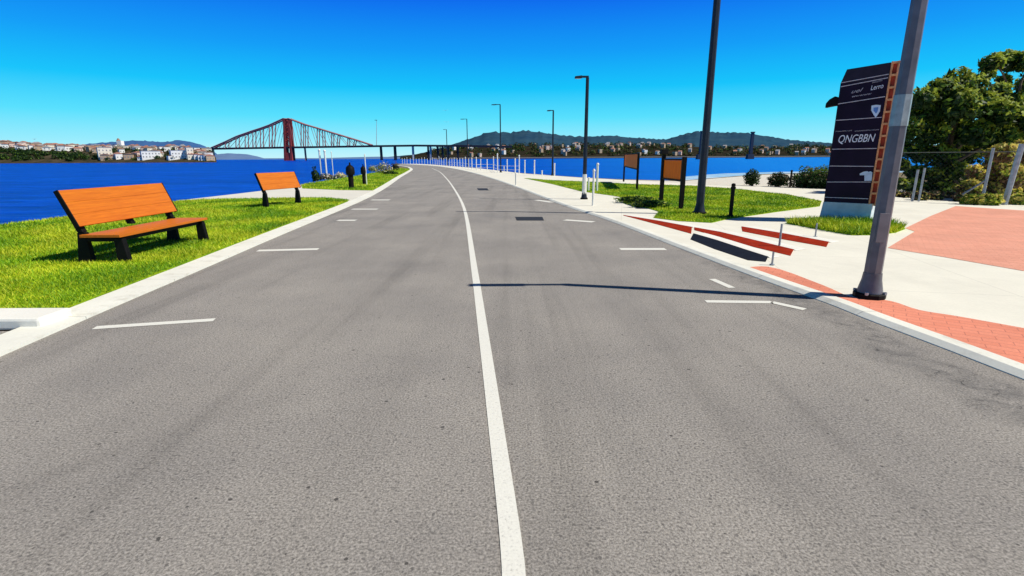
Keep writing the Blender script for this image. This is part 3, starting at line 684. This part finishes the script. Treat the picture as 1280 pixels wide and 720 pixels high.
# ------------------------------------------------------------------ foliage
def foliage(blobs, n, size, mats, weights, shade=None):
    """blobs: (centre, (rx,ry,rz)); leaf quads in the outer shell of every blob"""
    vol = np.array([b[1][0] * b[1][1] * b[1][2] for b in blobs]) ** .67; k = rng.choice(len(blobs), n, p=vol / vol.sum())
    C = np.array([tuple(b[0]) for b in blobs])[k]; Rr = np.array([b[1] for b in blobs])[k]
    d = rng.normal(size=(n, 3)); d /= np.linalg.norm(d, axis=1)[:, None]
    rad = rng.random(n) ** .38
    lump = 1 + .16 * np.sin(d[:, 0] * 6 + k) * np.sin(d[:, 1] * 5 + 2 * k) + .12 * np.sin(d[:, 2] * 9 + k)
    P = C + d * Rr * (rad * lump)[:, None]
    nrm_ = d * .8 + rng.normal(size=(n, 3)) * .7 + np.array([0, 0, .5]); nrm_ /= np.linalg.norm(nrm_, axis=1)[:, None]
    u = np.cross(nrm_, rng.normal(size=(n, 3))); u /= np.linalg.norm(u, axis=1)[:, None]; v = np.cross(nrm_, u)
    s_ = size * (.55 + .9 * rng.random(n))
    co = np.zeros((n, 4, 3)); co[:, 0] = P - u * s_[:, None]; co[:, 2] = P + u * s_[:, None]
    co[:, 1] = P + v * (s_ * .45)[:, None] - nrm_ * (s_ * .15)[:, None]; co[:, 3] = P - v * (s_ * .45)[:, None] - nrm_ * (s_ * .15)[:, None]
    wts = np.array(weights, float); wts /= wts.sum()
    base = rng.choice(len(mats), n, p=wts)
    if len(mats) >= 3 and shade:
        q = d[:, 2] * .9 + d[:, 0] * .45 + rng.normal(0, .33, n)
        base = np.where(q > .52, shade[1], np.where(q < -.35, shade[0], base))  # sunlit tops and shaded undersides are put into the leaf colours
    return co, base
def leaf_obj(name, co, mi, mats, parent):
    n = len(co); me = bpy.data.meshes.new(name); me.vertices.add(n * 4); me.vertices.foreach_set('co', co.ravel())
    me.loops.add(n * 4); me.loops.foreach_set('vertex_index', np.arange(n * 4, dtype=np.int32))
    me.polygons.add(n); me.polygons.foreach_set('loop_start', np.arange(0, n * 4, 4, dtype=np.int32))
    me.polygons.foreach_set('material_index', mi.astype(np.int32))
    for m in mats: me.materials.append(MATS[m])
    me.update(calc_edges=True); o = bpy.data.objects.new(name, me); COL.objects.link(o); o.parent = parent; return o
def plant(name, label, cat, base, blobs, n, size, mats, weights, limbs=None, group=None, crown='foliage', shade=None):
    t = thing(name, label, cat, base, 0, group)
    bl = [(Vector(c) - Vector(base), r) for c, r in blobs]
    co, mi = foliage(bl, n, size, mats, weights, shade); leaf_obj(crown, co, mi, mats, t)
    m = MB()
    for pts, rad in (limbs or []): m.tube([Vector(p) - Vector(base) for p in pts], rad, 'bark', 7)
    if not limbs:
        for c, r in bl[:4]: m.tube([(c.x * .3, c.y * .3, 0), c], [.03, .012], 'bark', 5)
    m.build('trunk' if limbs else 'stem', t, True)
def pb(Y, lst):   # (px, py, r_px) -> blobs at depth Y with jitter
    out = []
    for x, y, r in lst:
        yy = Y + random.uniform(-1.3, 1.3); c = at(x, y, yy); rr = r / FPX * yy
        out.append((c, (rr, rr * .95, rr * .82)))
    return out
TY = 24.5
base = Vector((at(1192, 240, TY).x, TY, .0))
big = pb(TY, [(1196, 104, 19), (1178, 112, 17), (1214, 110, 19), (1155, 122, 15), (1140, 136, 12), (1165, 138, 20), (1195, 132, 24), (1226, 132, 20), (1248, 142, 20), (1270, 150, 22), (1296, 150, 24),
              (1138, 160, 14), (1160, 166, 20), (1190, 165, 22), (1220, 165, 20), (1250, 170, 20), (1280, 176, 20), (1130, 182, 10), (1150, 190, 15), (1176, 196, 18), (1208, 192, 17), (1128, 206, 9), (1146, 216, 13), (1170, 220, 14), (1195, 214, 14), (1126, 230, 9), (1140, 232, 11), (1160, 236, 11), (1180, 236, 12), (1200, 234, 12), (1220, 225, 12)])
def limb(x0, y0, x1, y1, x2, y2, r): return ([at(x0, y0, TY), at(x1, y1, TY + random.uniform(-.4, .4)), at(x2, y2, TY + random.uniform(-.8, .8))], [r, r * .7, r * .25])
limbs = [([base, at(1190, 215, TY), at(1186, 180, TY)], [.28, .22, .17]), limb(1186, 190, 1170, 160, 1150, 135, .13), limb(1186, 182, 1195, 150, 1197, 115, .13), limb(1187, 195, 1215, 165, 1240, 140, .13), limb(1189, 205, 1225, 185, 1265, 160, .11), limb(1188, 205, 1165, 195, 1140, 180, .09)]
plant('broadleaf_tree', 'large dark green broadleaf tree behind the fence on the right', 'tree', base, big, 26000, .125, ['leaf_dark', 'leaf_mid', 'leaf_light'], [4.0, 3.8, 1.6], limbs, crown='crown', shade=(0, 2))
T2 = 28.0; base2 = Vector((at(1275, 240, T2).x, T2, 0))
up2 = pb(T2, [(1240, 78, 12), (1256, 76, 14), (1275, 76, 14), (1294, 80, 15), (1310, 90, 16), (1236, 92, 7), (1255, 100, 8), (1280, 106, 9), (1268, 122, 10), (1300, 120, 12), (1250, 112, 11), (1262, 132, 14), (1285, 130, 14), (1245, 124, 12)])
TYs = TY; TY = T2
l2 = [([base2, at(1278, 190, T2), at(1272, 130, T2)], [.2, .17, .12]), limb(1272, 135, 1262, 110, 1248, 82, .08), limb(1272, 130, 1276, 105, 1285, 80, .08), limb(1272, 135, 1262, 115, 1238, 95, .05)]
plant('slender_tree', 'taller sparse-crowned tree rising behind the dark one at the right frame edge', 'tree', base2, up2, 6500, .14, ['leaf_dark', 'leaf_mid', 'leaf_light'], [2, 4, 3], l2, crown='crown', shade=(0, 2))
TY = TYs
dry = pb(20.7, [(1212, 236, 13), (1228, 222, 15), (1248, 206, 17), (1240, 236, 15), (1262, 220, 18), (1280, 205, 20), (1285, 235, 18), (1218, 214, 9), (1262, 242, 12), (1256, 190, 14), (1276, 188, 15), (1240, 192, 9)])
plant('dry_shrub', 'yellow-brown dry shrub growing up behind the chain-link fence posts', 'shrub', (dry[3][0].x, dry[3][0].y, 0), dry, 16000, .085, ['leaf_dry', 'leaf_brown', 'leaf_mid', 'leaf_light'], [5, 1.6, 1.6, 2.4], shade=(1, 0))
low = pb(20.6, [(1118, 245, 8), (1135, 246, 8), (1150, 246, 9), (1168, 246, 9), (1186, 247, 9), (1204, 248, 9), (1222, 248, 9)])
plant('low_hedge', 'low dark brown undergrowth along the foot of the fence under the big tree', 'hedge', (low[2][0].x, low[2][0].y, 0), low, 8000, .075, ['leaf_brown', 'leaf_dark', 'leaf_dry'], [3, 4, 1])
low2 = pb(19.0, [(1212, 250, 8), (1226, 250, 9), (1240, 250, 10), (1256, 251, 10), (1274, 251, 11), (1292, 252, 12)])
plant('low_hedge', 'low yellow-green undergrowth around the thick leaning fence post', 'hedge', (low2[1][0].x, low2[1][0].y, 0), low2, 8000, .07, ['leaf_dry', 'leaf_light', 'leaf_mid'], [3, 3, 2])
sb = [(gp(1012, 234, 0) + Vector((0, 0, .35)), (1.3, 1., .5)), (gp(1024, 235, 0) + Vector((0, 0, .55)), (1.4, 1., .65)), (gp(1034, 236, 0) + Vector((.3, 0, .5)), (1.4, 1., .6))]
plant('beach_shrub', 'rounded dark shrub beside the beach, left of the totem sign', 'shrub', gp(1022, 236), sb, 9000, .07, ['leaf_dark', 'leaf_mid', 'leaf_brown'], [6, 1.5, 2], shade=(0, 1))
sb = [(gp(972, 233, 0) + Vector((0, 0, .35)), (.55, .5, .42))]
plant('beach_shrub', 'small round reddish shrub on the sand in the middle of the beach', 'shrub', gp(972, 233), sb, 2200, .06, ['leaf_brown', 'leaf_dark'], [1, 4])
sb = [(gp(939, 232, 0) + Vector((0, 0, .45)), (.45, .4, .5))]
plant('beach_shrub', 'small upright dark shrub on the sand, leftmost on the beach', 'shrub', gp(939, 232), sb, 1800, .06, ['leaf_dark', 'leaf_mid'], [8, 1])
t = thing('beach_post', 'thin dark post on the sand between the round shrub and the big shrub', 'post', gp(987, 235.5))
MB().lathe([(.05, 0), (.05, .9)], 'dark_post', 8).build('shaft', t); MB().lathe([(.07, .901), (.07, .95), (.02, .98)], 'dark_post', 8).build('cap', t)
sb = [(gp(795, 251, .09) + Vector((0, 0, .06)), (.75, .45, .12)), (gp(812, 257, .09) + Vector((0, 0, .06)), (.7, .4, .12))]
plant('ground_shrub', 'low dark green ground shrub at the near left corner of the right lawn', 'shrub', gp(803, 255), sb, 1500, .06, ['leaf_dark', 'leaf_mid', 'leaf_light'], [4, 3, 1])
# plants on the left verge
def verge(name, label, px, py, rx, h, n, mats, wts, size=.08):
    p = gp(px, py, .045); r = rx / FPX * p.y
    plant(name, label, 'shrub', p, [(p + Vector((0, 0, h * .5)), (r, r * .8, h * .55)), (p + Vector((r * .6, .3, h * .35)), (r * .7, r * .6, h * .4)), (p + Vector((-r * .6, .1, h * .35)), (r * .6, r * .6, h * .4))], n, size, mats, wts)
verge('dark_shrub', 'dark shrub at the water edge beside the far path end, leftmost on the verge', 394, 226.5, 3.5, 1.0, 500, ['leaf_dark', 'leaf_mid'], [5, 1])
verge('flowering_shrub', 'low pale-flowered shrub around the white posts on the left verge', 407, 225, 9, .5, 700, ['leaf_dark', 'flower_white', 'leaf_brown'], [4, 2, 2])
verge('flowering_shrub', 'sandy pale shrub between the white posts and the black bollards', 425, 222.5, 6, .45, 500, ['flower_white', 'leaf_dry', 'leaf_mid'], [3, 2, 1])
verge('flowering_shrub', 'yellow flowering shrub just beyond the black bollards', 466, 214.5, 5, .8, 500, ['flower_yellow', 'leaf_light', 'leaf_mid'], [3, 2, 1])
verge('flowering_shrub', 'pale yellow shrub beside the road bend on the left verge', 480, 216.5, 9, 1.3, 900, ['flower_yellow', 'leaf_brown', 'leaf_dark', 'flower_white'], [3, 2, 3, 2])
verge('dark_shrub', 'dark reddish shrub at the far end of the left verge', 494, 213, 4, 1.3, 500, ['leaf_dark', 'leaf_brown'], [3, 2])
verge('dark_shrub', 'dark low shrub under the pale yellow one', 487, 218, 8, .4, 500, ['leaf_dark', 'leaf_mid'], [4, 1])
def mushroom(label, x, y, ty, r):
    p = gp(x, y, .045); h = at(x, ty, p.y).z - .045; t = thing('litter_bin', label, 'litter bin', p)
    MB().lathe([(r, 0), (r, .04), (r * .82, .06), (r * .82, h * .52)], 'dark_post', 12).build('pedestal', t, True)
    MB().lathe([(r * 1.25, h * .521), (r * 1.45, h * .62), (r * 1.3, h * .80), (r * .9, h * .86), (r * .35, h * .9), (r * .2, h)], 'black_metal', 12).build('hood', t, True)
mushroom('black hooded bin on a pedestal standing on the left verge, the nearer of two', 439.5, 235.5, 203, .18)
mushroom('smaller black hooded bin farther along the left verge', 455.5, 231, 205, .13)
for i, (x, y, ty, k, lab) in enumerate([(402, 221, 186, 1.6, 'left one of two thick white posts on the left verge by the water'), (408.5, 221, 187, 1.6, 'right one of two thick white posts on the left verge by the water'), (417, 223.5, 189, .6, 'thin pale pole right of the two thick white posts'), (458.5, 231, 192, .6, 'thin pale pole beside the smaller black bin')]):
    o = copy_tree(wp); p = gp(x, y, .045); o.location = p; o.scale = (k, k, (at(x, ty, p.y).z - .045) / 1.075); o.name = 'white_pole'; tag(o, lab, 'post'); o['group'] = 'white posts on the left verge'

# ------------------------------------------------------------------ chain-link fence
fa, fb = gp(1112, 251.5, .0), gp(1268, 257.5, .0); fd = fb - fa; FL = fd.length; fence = thing('chain_link_fence', 'chain-link fence with metal posts in front of the trees on the right', 'fence', fa, math.atan2(fd.y, fd.x))
FH = 1.75; ext = 4.0
me = MB(); step = .16
for k in range(int((FL + ext + FH) / step)):
    for sgn in (1, -1):
        x0 = -FH + k * step
        a, b_ = (x0, 0.), (x0 + FH, FH)
        if sgn < 0: a, b_ = (x0, FH), (x0 + FH, 0.)
        (xa, za), (xb, zb_) = a, b_
        lo, hi = 0., FL + ext
        if xb <= lo or xa >= hi: continue
        def cut(x): return za + (zb_ - za) * (x - xa) / (xb - xa)
        if xa < lo: za_, xa_ = cut(lo), lo
        else: za_, xa_ = za, xa
        if xb > hi: zb2, xb2 = cut(hi), hi
        else: zb2, xb2 = zb_, xb
        me.add([(xa_, sgn * .002, za_ + .05), (xb2, sgn * .002, zb2 + .05), (xb2, sgn * .002, zb2 + .053), (xa_, sgn * .002, za_ + .053)], [(0, 1, 2, 3)], 'wire')
wm = me.build('wire_mesh', fence)
def fp(x, y):  # pixel -> along-fence x, z
    nn = Vector((-fd.y, fd.x, 0)).normalized(); d = ray(x, y); o = Vector((0, 0, CAMH)); tt = (fa - o).dot(nn) / d.dot(nn); q = o + d * tt
    return (q - fa).dot(fd.normalized()), q.z
for (x0, y0, x1, y1, r) in [(1229, 243, 1236, 185, .045), (1141, 248, 1146, 212, .04), (1149, 248, 1153, 210, .035), (1116, 248, 1122, 205, .035)]:
    a, b_ = fp(x0, y0), fp(x1, y1); MB().tube([(a[0], -.05, -.05), (a[0], -.05, b_[1])], r, 'galvanised', 8).build('post', fence, True)
a, b_ = fp(1203, 243), fp(1231, 226); MB().tube([(a[0], -.06, max(.02, a[1])), (b_[0], -.06, b_[1])], .03, 'galvanised', 8).build('brace', fence, True)
a, b_ = fp(1255, 256), fp(1271, 180); MB().tube([(a[0], -.08, 0), (a[0] + .10, -.08, b_[1])], .085, 'galvanised', 8).build('post', fence, True)
MB().tube([(0, .03, FH + .06), (FL + ext, .03, FH + .06)], .012, 'wire', 6).build('top_rail', fence, True)

# ------------------------------------------------------------------ far hills and shores
def ridge(name, prof, Y, depth, mat, z_foot=SEA, bumpy=.06, crest=.12):
    pts = []
    for (x0, y0), (x1, y1) in zip(prof[:-1], prof[1:]):
        n = max(2, int(abs(x1 - x0) / 3))
        for k in range(n): pts.append((x0 + (x1 - x0) * k / n, y0 + (y1 - y0) * k / n))
    pts.append(prof[-1]); cols = []
    NJ = 9
    for x, y in pts:
        c = at(x, y, Y); h = c.z - z_foot
        col_ = []
        for j in range(NJ):
            f = j / (NJ - 1); yy = Y - depth * (1 - f) if f <= 1 else Y
            zz = z_foot + h * (math.sin(f * math.pi / 2) ** 1.1) * (1 + random.uniform(-bumpy, bumpy) * (1 if 0 < j < NJ - 1 else crest if j else 0))
            col_.append((c.x * yy / Y, yy, max(z_foot, zz)))
        col_.append((c.x * (Y + depth) / Y, Y + depth, z_foot)); cols.append(col_)
    m = MB(); NJ += 1; vs = [v for c in cols for v in c]
    m.add(vs, [(i*NJ + j, (i+1)*NJ + j, (i+1)*NJ + j + 1, i*NJ + j + 1) for i in range(len(cols) - 1) for j in range(NJ - 1)], mat)
    o = m.build(name, smooth=True); tag(o, kind='structure'); return o
ridge('hill', [(480, 196.5), (520, 193), (545, 187), (567, 180), (590, 172.5), (604, 168), (617, 165.5), (635, 167), (645, 165), (657, 163.8), (671, 165), (695, 168.5), (715, 171), (737, 171), (762, 169.5), (787, 172), (820, 174), (832, 174.5), (846, 170.5), (860, 166.8), (873, 165), (900, 165.8), (935, 166.6), (960, 171), (985, 175), (1035, 179), (1100, 183), (1300, 180), (1600, 183), (2000, 188)], 3600, 900, 'hill_hazed', SEA, .05)
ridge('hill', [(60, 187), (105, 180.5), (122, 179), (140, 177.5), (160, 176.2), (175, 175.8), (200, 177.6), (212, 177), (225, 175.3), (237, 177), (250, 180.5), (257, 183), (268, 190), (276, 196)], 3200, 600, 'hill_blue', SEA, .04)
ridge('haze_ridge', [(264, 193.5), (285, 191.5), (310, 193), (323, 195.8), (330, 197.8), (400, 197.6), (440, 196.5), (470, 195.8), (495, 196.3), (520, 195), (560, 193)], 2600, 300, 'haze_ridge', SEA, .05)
LY = 520
slopeL = [(-60, 181.5), (0, 181.5), (15, 182), (40, 184), (70, 184.5), (100, 186), (130, 186.5), (160, 187), (190, 187), (220, 187.5), (245, 187.5), (262, 190), (270, 197)]
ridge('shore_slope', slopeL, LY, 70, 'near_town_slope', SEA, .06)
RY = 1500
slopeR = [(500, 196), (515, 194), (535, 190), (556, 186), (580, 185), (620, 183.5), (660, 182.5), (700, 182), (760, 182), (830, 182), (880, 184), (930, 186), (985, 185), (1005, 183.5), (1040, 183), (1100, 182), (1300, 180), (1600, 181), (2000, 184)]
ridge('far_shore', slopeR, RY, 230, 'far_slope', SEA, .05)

def interp(prof, x):
    for (x0, y0), (x1, y1) in zip(prof[:-1], prof[1:]):
        if x0 <= x <= x1: return y0 + (y1 - y0) * (x - x0) / (x1 - x0)
    return prof[-1][1]
def house(loc, w_, d, h, rh, wall, roof, rz, name, label, group):
    m = MB(); m.box((0, 0, h / 2 - 1.5), (w_, d, h + 3), wall)
    if rh: 
        e = .3; m.prism([(-w_/2 - e, -d/2 - e, h), (w_/2 + e, -d/2 - e, h), (0, -d/2 - e, h + rh)], [(-w_/2 - e, d/2 + e, h), (w_/2 + e, d/2 + e, h), (0, d/2 + e, h + rh)], roof)
    else: m.box((0, 0, h + .16), (w_ + .4, d + .4, .3), roof)
    nf = max(1, int(h / 2.8)); nw = max(2, int(w_ / 2.2))
    for i in range(nf):
        for j in range(nw): m.box((-w_/2 + w_ * (j + .5) / nw, -d/2 - .03, 1.3 + i * 2.7), (.9, .08, 1.2), 'window_dark')
    o = m.build(name); o.location = loc; o.rotation_euler = (0, 0, rz); return tag(o, label, 'house', group)
HL = {'house_white': 'small white house in the town on the left shore', 'house_cream': 'small cream house in the town on the left shore', 'house_pink': 'small pinkish house in the town on the left shore', 'house_tan': 'small tan house in the town on the left shore'}
def slope_z(prof, Y, depth, px, f):   # point on the slope at fraction f (0 foot .. 1 crest)
    c = at(px, interp(prof, px), Y); h = c.z - SEA; yy = Y - depth * (1 - f)
    return Vector((c.x * yy / Y, yy, SEA + h * math.sin(f * math.pi / 2) ** 1.1))
cnt = 0
for i in range(150):
    px = random.uniform(-14, 262); f = random.choice([.55, .7, .8, .9, 1.0, 1.0, .95]) + random.uniform(-.1, .04)
    if px < 120: f = random.choice([.62, .72, .85, .95, 1.0]) + random.uniform(-.05, .03)
    else: f = random.choice([.2, .35, .5, .7, .85, 1.0]) + random.uniform(-.07, .03)
    f = min(1, max(.12, f)); p = slope_z(slopeL, LY, 70, px, f)
    wall = random.choices(list(HL), [5, 3, 3 if px < 130 else 1, 3 if px < 130 else 1])[0]
    w_ = random.uniform(3.5, 7); house(p, w_, w_ * .8, random.uniform(2.4, 4.2), random.choice([0, 1.0, 1.4]), wall, random.choice(['roof_red', 'roof_grey', 'roof_brown', 'roof_red']), random.uniform(.35, 1.2), 'town_house', HL[wall], 'houses of the town on the left shore')
for (px, w_, h, wall, lab) in [(130, 10, 9, 'house_cream', 'pale cream apartment block, the largest building left of the church tower'), (187, 14, 6, 'house_white', 'long low white building at the waterline right of the church tower'), (222, 12, 6.5, 'house_white', 'white block near the water on the right side of the town'), (236, 5, 9, 'house_cream', 'tall narrow cream building near the bridge end')]:
    p = slope_z(slopeL, LY, 70, px, .22); house(p, w_, 7, h, 0, wall, 'roof_grey', .75, 'apartment_block', lab, None)
p = slope_z(slopeL, LY, 70, 152, .95); t = thing('church_tower', 'slim white church tower with a dark cap above the left town', 'tower', p)
MB().box((0, 0, 3.5), (4.2, 4.2, 9), 'house_white').build('shaft', t); MB().box((-1.5, 0, 9.2), (2.2, 3.4, 2.4), 'roof_brown', taper=.3).build('spire', t)
# tree masses on the shores (stuff: a far wood)
def wood(label, prof, Y, depth, rng_px, fr, n, rad, mats, wts, nleaf, size):
    bl = []
    for i in range(n):
        px = random.uniform(*rng_px); f = random.uniform(*fr); p = slope_z(prof, Y, depth, px, f); r = random.uniform(*rad); bl.append((p + Vector((0, -.5, r * .4)), (r * 1.3, r, r * .9)))
    co, mi = foliage(bl, nleaf, size, mats, wts); o = leaf_obj('wood', co, mi, mats, None); tag(o, label, 'wood', None, 'stuff')
wood('dark trees along the waterline below the left town', slopeL, LY, 70, (-20, 100), (.08, .45), 60, (1.8, 3.4), ['leaf_dark', 'leaf_mid'], [6, 1], 5000, .9)
wood('dark trees among the houses of the left town', slopeL, LY, 70, (90, 265), (.1, 1.0), 60, (1.5, 3.2), ['leaf_dark', 'leaf_mid'], [5, 1], 5000, .8)
wood('small treetops on the skyline of the left town', slopeL, LY, 70, (-20, 150), (.93, 1.0), 26, (1.0, 1.9), ['leaf_dark', 'leaf_mid'], [5, 1], 1800, .6)
wood('dark wooded belt along the far shore under the hills', slopeR, RY, 230, (535, 1130), (.1, 1.0), 420, (4.5, 9.0), ['leaf_dark', 'leaf_brown', 'leaf_mid'], [6, 2, 1], 20000, 2.2)
HR = {'house_white': 'tiny white house on the far wooded shore under the hills', 'house_tan': 'tiny tan house on the far wooded shore under the hills', 'house_pink': 'tiny pinkish house on the far wooded shore under the hills'}
for i in range(80):
    px = random.uniform(556, 1045); f = random.choice([.2, .3, .45, .6, .8]) + random.uniform(-.08, .08); p = slope_z(slopeR, RY, 230, px, f) + Vector((0, -6, 2.0))
    wall = random.choices(list(HR), [1, 4, 3])[0]; w_ = random.uniform(5, 10)
    house(p, w_, 8, random.uniform(3.5, 7), random.choice([0, 2.2, 3]), wall, random.choice(['roof_red', 'roof_brown', 'roof_grey']), random.uniform(.4, 1.1), 'shore_house', HR[wall], 'houses on the far shore under the hills')
# pale strand line of the far shore
m = MB(); ps = [slope_z(slopeR, RY, 230, x, .03) for x in range(535, 1101, 10)]
m.add([p + Vector((0, -3, 0)) for p in ps] + [p + Vector((0, -3, 2.6)) for p in ps], [(i, i + 1, len(ps) + i + 1, len(ps) + i) for i in range(len(ps) - 1)], 'house_tan'); tag(m.build('strand'), kind='structure')
# boats
def boat(label, px, py, s_):
    p = gp(px, py, SEA); t = thing('moored_boat', label, 'boat', p, random.uniform(-.5, .5), 'boats moored below the left town')
    h = MB(); h.prism([(-2*s_, -.6*s_, -.1), (1.4*s_, -.6*s_, -.1), (2.2*s_, 0, -.1), (1.4*s_, .6*s_, -.1), (-2*s_, .6*s_, -.1)], [(-2.1*s_, -.85*s_, .9*s_), (1.6*s_, -.85*s_, .95*s_), (2.9*s_, 0, 1.1*s_), (1.6*s_, .85*s_, .95*s_), (-2.1*s_, .85*s_, .9*s_)], 'house_white'); h.build('hull', t)
    MB().box((-.4*s_, 0, 1.5*s_), (1.8*s_, 1.2*s_, 1.1*s_), 'house_white', taper=.8).build('cabin', t)
    MB().box((-.4*s_, -.56*s_, 1.55*s_), (1.2*s_, .12*s_, .4*s_), 'window_dark').build('window', t)
for px, py, s_, lab in [(27, 202.8, .9, 'white boat moored farthest left below the town'), (46, 203, .9, 'small white boat, second from the left below the town'), (55, 203, 1.1, 'white boat in the middle of the moored group below the town'), (64, 202.6, 1.3, 'largest white boat of the moored group, rightmost one')]: boat(lab, px, py, s_)

# ------------------------------------------------------------------ bridge
BY = 760
br = thing('cantilever_bridge', 'long dark cantilever bridge with one tall red tower and sloping top chords', 'bridge', (at(360, 200, BY).x, BY, SEA))
o0 = Vector(br.location)
def bp(x, y, dy=0.): return at(x, y, BY) - o0 + Vector((0, dy, 0))
deckp = [(232, 186.2), (265, 186), (360, 184.4), (465, 182.8), (520, 182), (580, 182.5), (640, 183.5)]
d = MB()
for (a, b_) in zip(deckp[:-1], deckp[1:]):
    p, q = bp(*a), bp(*b_); z = Vector((0, 0, 1.25))
    d.prism([p - z + Vector((0, -5, 0)), q - z + Vector((0, -5, 0)), q - z + Vector((0, 5, 0)), p - z + Vector((0, 5, 0))], [p + z + Vector((0, -5, 0)), q + z + Vector((0, -5, 0)), q + z + Vector((0, 5, 0)), p + z + Vector((0, 5, 0))], 'bridge_deck')
d.build('deck', br)
chL = [(266, 185), (284, 177.2), (297.5, 170.8), (317.5, 163.8), (327.5, 160.6), (337.5, 157), (356, 148.5)]; chR = [(362, 148.5), (370, 151.6), (380, 155.4), (399, 161), (415, 166), (435, 172), (447.5, 175.8), (465, 181.6)]
for side in (-4.6, 4.6):
    c = MB(); c.tube([bp(*p, side) for p in chL], 1.05, 'bridge_steel', 5); c.build('top_chord', br)
    c = MB(); c.tube([bp(*p, side) for p in chR], 1.05, 'bridge_steel', 5); c.build('top_chord', br)
for lst in (chL, chR):
    for x in ([284, 297, 308.5, 318, 327.5, 338.5, 343] if lst is chL else [378, 383.5, 398, 404.5, 416, 424, 436, 444.5]):
        y = interp(lst, x); yd = interp(deckp, x); c = MB(); k = random.choice([-2.5, 0, 0, 1.5])
        if abs(interp(lst, x) - interp(deckp, x)) < 3: continue
        for side in (-4.6, 4.6): c.tube([bp(x, y + .5, side), bp(x + (k if k < 0 or lst is chR else 0) * .6, yd, side)], .72, 'bridge_steel', 4)
        c.build('hanger', br)
    xs_ = [266, 275, 284, 297, 308.5, 318, 327.5, 338.5, 348, 356] if lst is chL else [362, 370, 378, 390, 398, 410, 416, 424, 436, 444.5, 455, 465]
    for q0, q1 in zip(xs_[:-1], xs_[1:]):
        c = MB()
        for side in (-4.6, 4.6):
            up_first = lst is chL
            a_, b_ = ((q1, interp(lst, q1)), (q0, interp(deckp, q0))) if up_first else ((q0, interp(lst, q0)), (q1, interp(deckp, q1)))
            c.tube([bp(*a_, side), bp(*b_, side)], .3, 'bridge_steel', 4)
        c.build('diagonal_brace', br)
tw = MB(); ytop = 148
for x0, x1 in ((356.5, 358.2), (362, 366)):
    for side in (-4, 4):
        a, b_ = bp(x1, 200.5, side), bp(x0, ytop, side); a.z = -2; tw.tube([a, b_], [2.3, 1.7], 'bridge_tower', 4, R(45))
for y in (149, 158, 167, 176, 192):
    k = (y - 148) / 52; tw.tube([bp(356.5 + 1.7 * k, y, -4), bp(362 + 4 * k, y, -4)], .9, 'bridge_tower', 4); 
for y0, y1 in ((149, 158), (158, 167), (167, 176), (176, 184)):
    tw.tube([bp(357, y0, -4), bp(364, y1, -4)], .45, 'bridge_tower', 4); tw.tube([bp(362.5, y0, -4), bp(357.5, y1, -4)], .45, 'bridge_tower', 4)
tw.build('tower', br)
c = MB(); b0 = bp(362.5, 200); c.box((b0.x, 0, 4.5), (11, 11, 13), 'bridge_tower', taper=.9); c.build('tower_footing', br)
for x, yb, w_, mt in [(265, 199, 3, 'pier_pale'), (476, 203, 2.6, 'pier_concrete'), (493.5, 203, 3.2, 'pier_concrete'), (516, 202, 2.5, 'pier_pale'), (535, 201, 2.2, 'pier_concrete'), (538, 201, 2.2, 'pier_pale'), (547, 200, 2.4, 'pier_concrete'), (553, 200, 2.4, 'pier_concrete'), (560, 200, 2.2, 'pier_concrete'), (572, 200, 2.4, 'pier_concrete'), (381, 199, .5, 'bridge_steel')]:
    p = bp(x, interp(deckp, x)); c = MB(); c.prism([(p.x - w_/2, -3, -3), (p.x + w_/2, -3, -3), (p.x + w_/2, 3, -3), (p.x - w_/2, 3, -3)], [(p.x - w_*.42, -3, p.z - 1.3), (p.x + w_*.42, -3, p.z - 1.3), (p.x + w_*.42, 3, p.z - 1.3), (p.x - w_*.42, 3, p.z - 1.3)], mt); c.build('pier', br)
c = MB(); a_, b_ = bp(470, 182.5, 3), bp(470, 150, 3); c.tube([a_, b_], [.45, .25], 'pier_pale', 6); c.box((b_.x - .9, b_.y, b_.z), (3.4, .8, .6), 'pier_concrete'); c.build('lamp_mast', br)
# tall pylons in the water in front of the right hills
for x, yt, yb, lab in [(874.5, 165, 199, 'dark pylon in the water partly hidden by the lamp pole on the lawn'), (937, 166, 199.5, 'dark pylon in the water alone, between the lamp pole and the totem sign')]:
    Y = 560; p = at(x, yb, Y); p.z = SEA; h = at(x + 2, yt, Y).z - SEA; t = thing('water_pylon', lab, 'pylon', p)
    MB().box((0, 0, 2.), (7, 6, 6), 'pylon_dark', taper=.85).build('footing', t); MB().box((.4, 0, 5 + (h - 5) / 2), (2.9, 3, h - 5), 'pylon_dark', taper=.9).build('shaft', t); MB().box((.4, 0, h + .5), (3.6, 3.4, 1.1), 'pylon_dark').build('cap', t)
# gulls
for x, y, Y, lab in [(43, 174, 120, 'small gull in the sky above the left town'), (558, 152.5, 120, 'lower of two tiny gulls left of the lamps'), (557, 138, 120, 'upper of two tiny gulls left of the lamps')]:
    m = MB(); m.add([(0, .12, 0), (.35, .02, .10), (.7, -.05, .02), (.3, -.12, .06), (0, -.14, 0), (-.3, -.12, .06), (-.7, -.05, .02), (-.35, .02, .10)], [(0, 1, 3, 4), (1, 2, 3), (0, 4, 5, 7), (7, 5, 6)], 'gull')
    m.tube([(0, .22, .0), (0, .05, .0), (0, -.25, .01)], [.02, .06, .02], 'gull', 6); o = m.build('gull'); o.location = at(x, y, Y); tag(o, lab, 'bird')
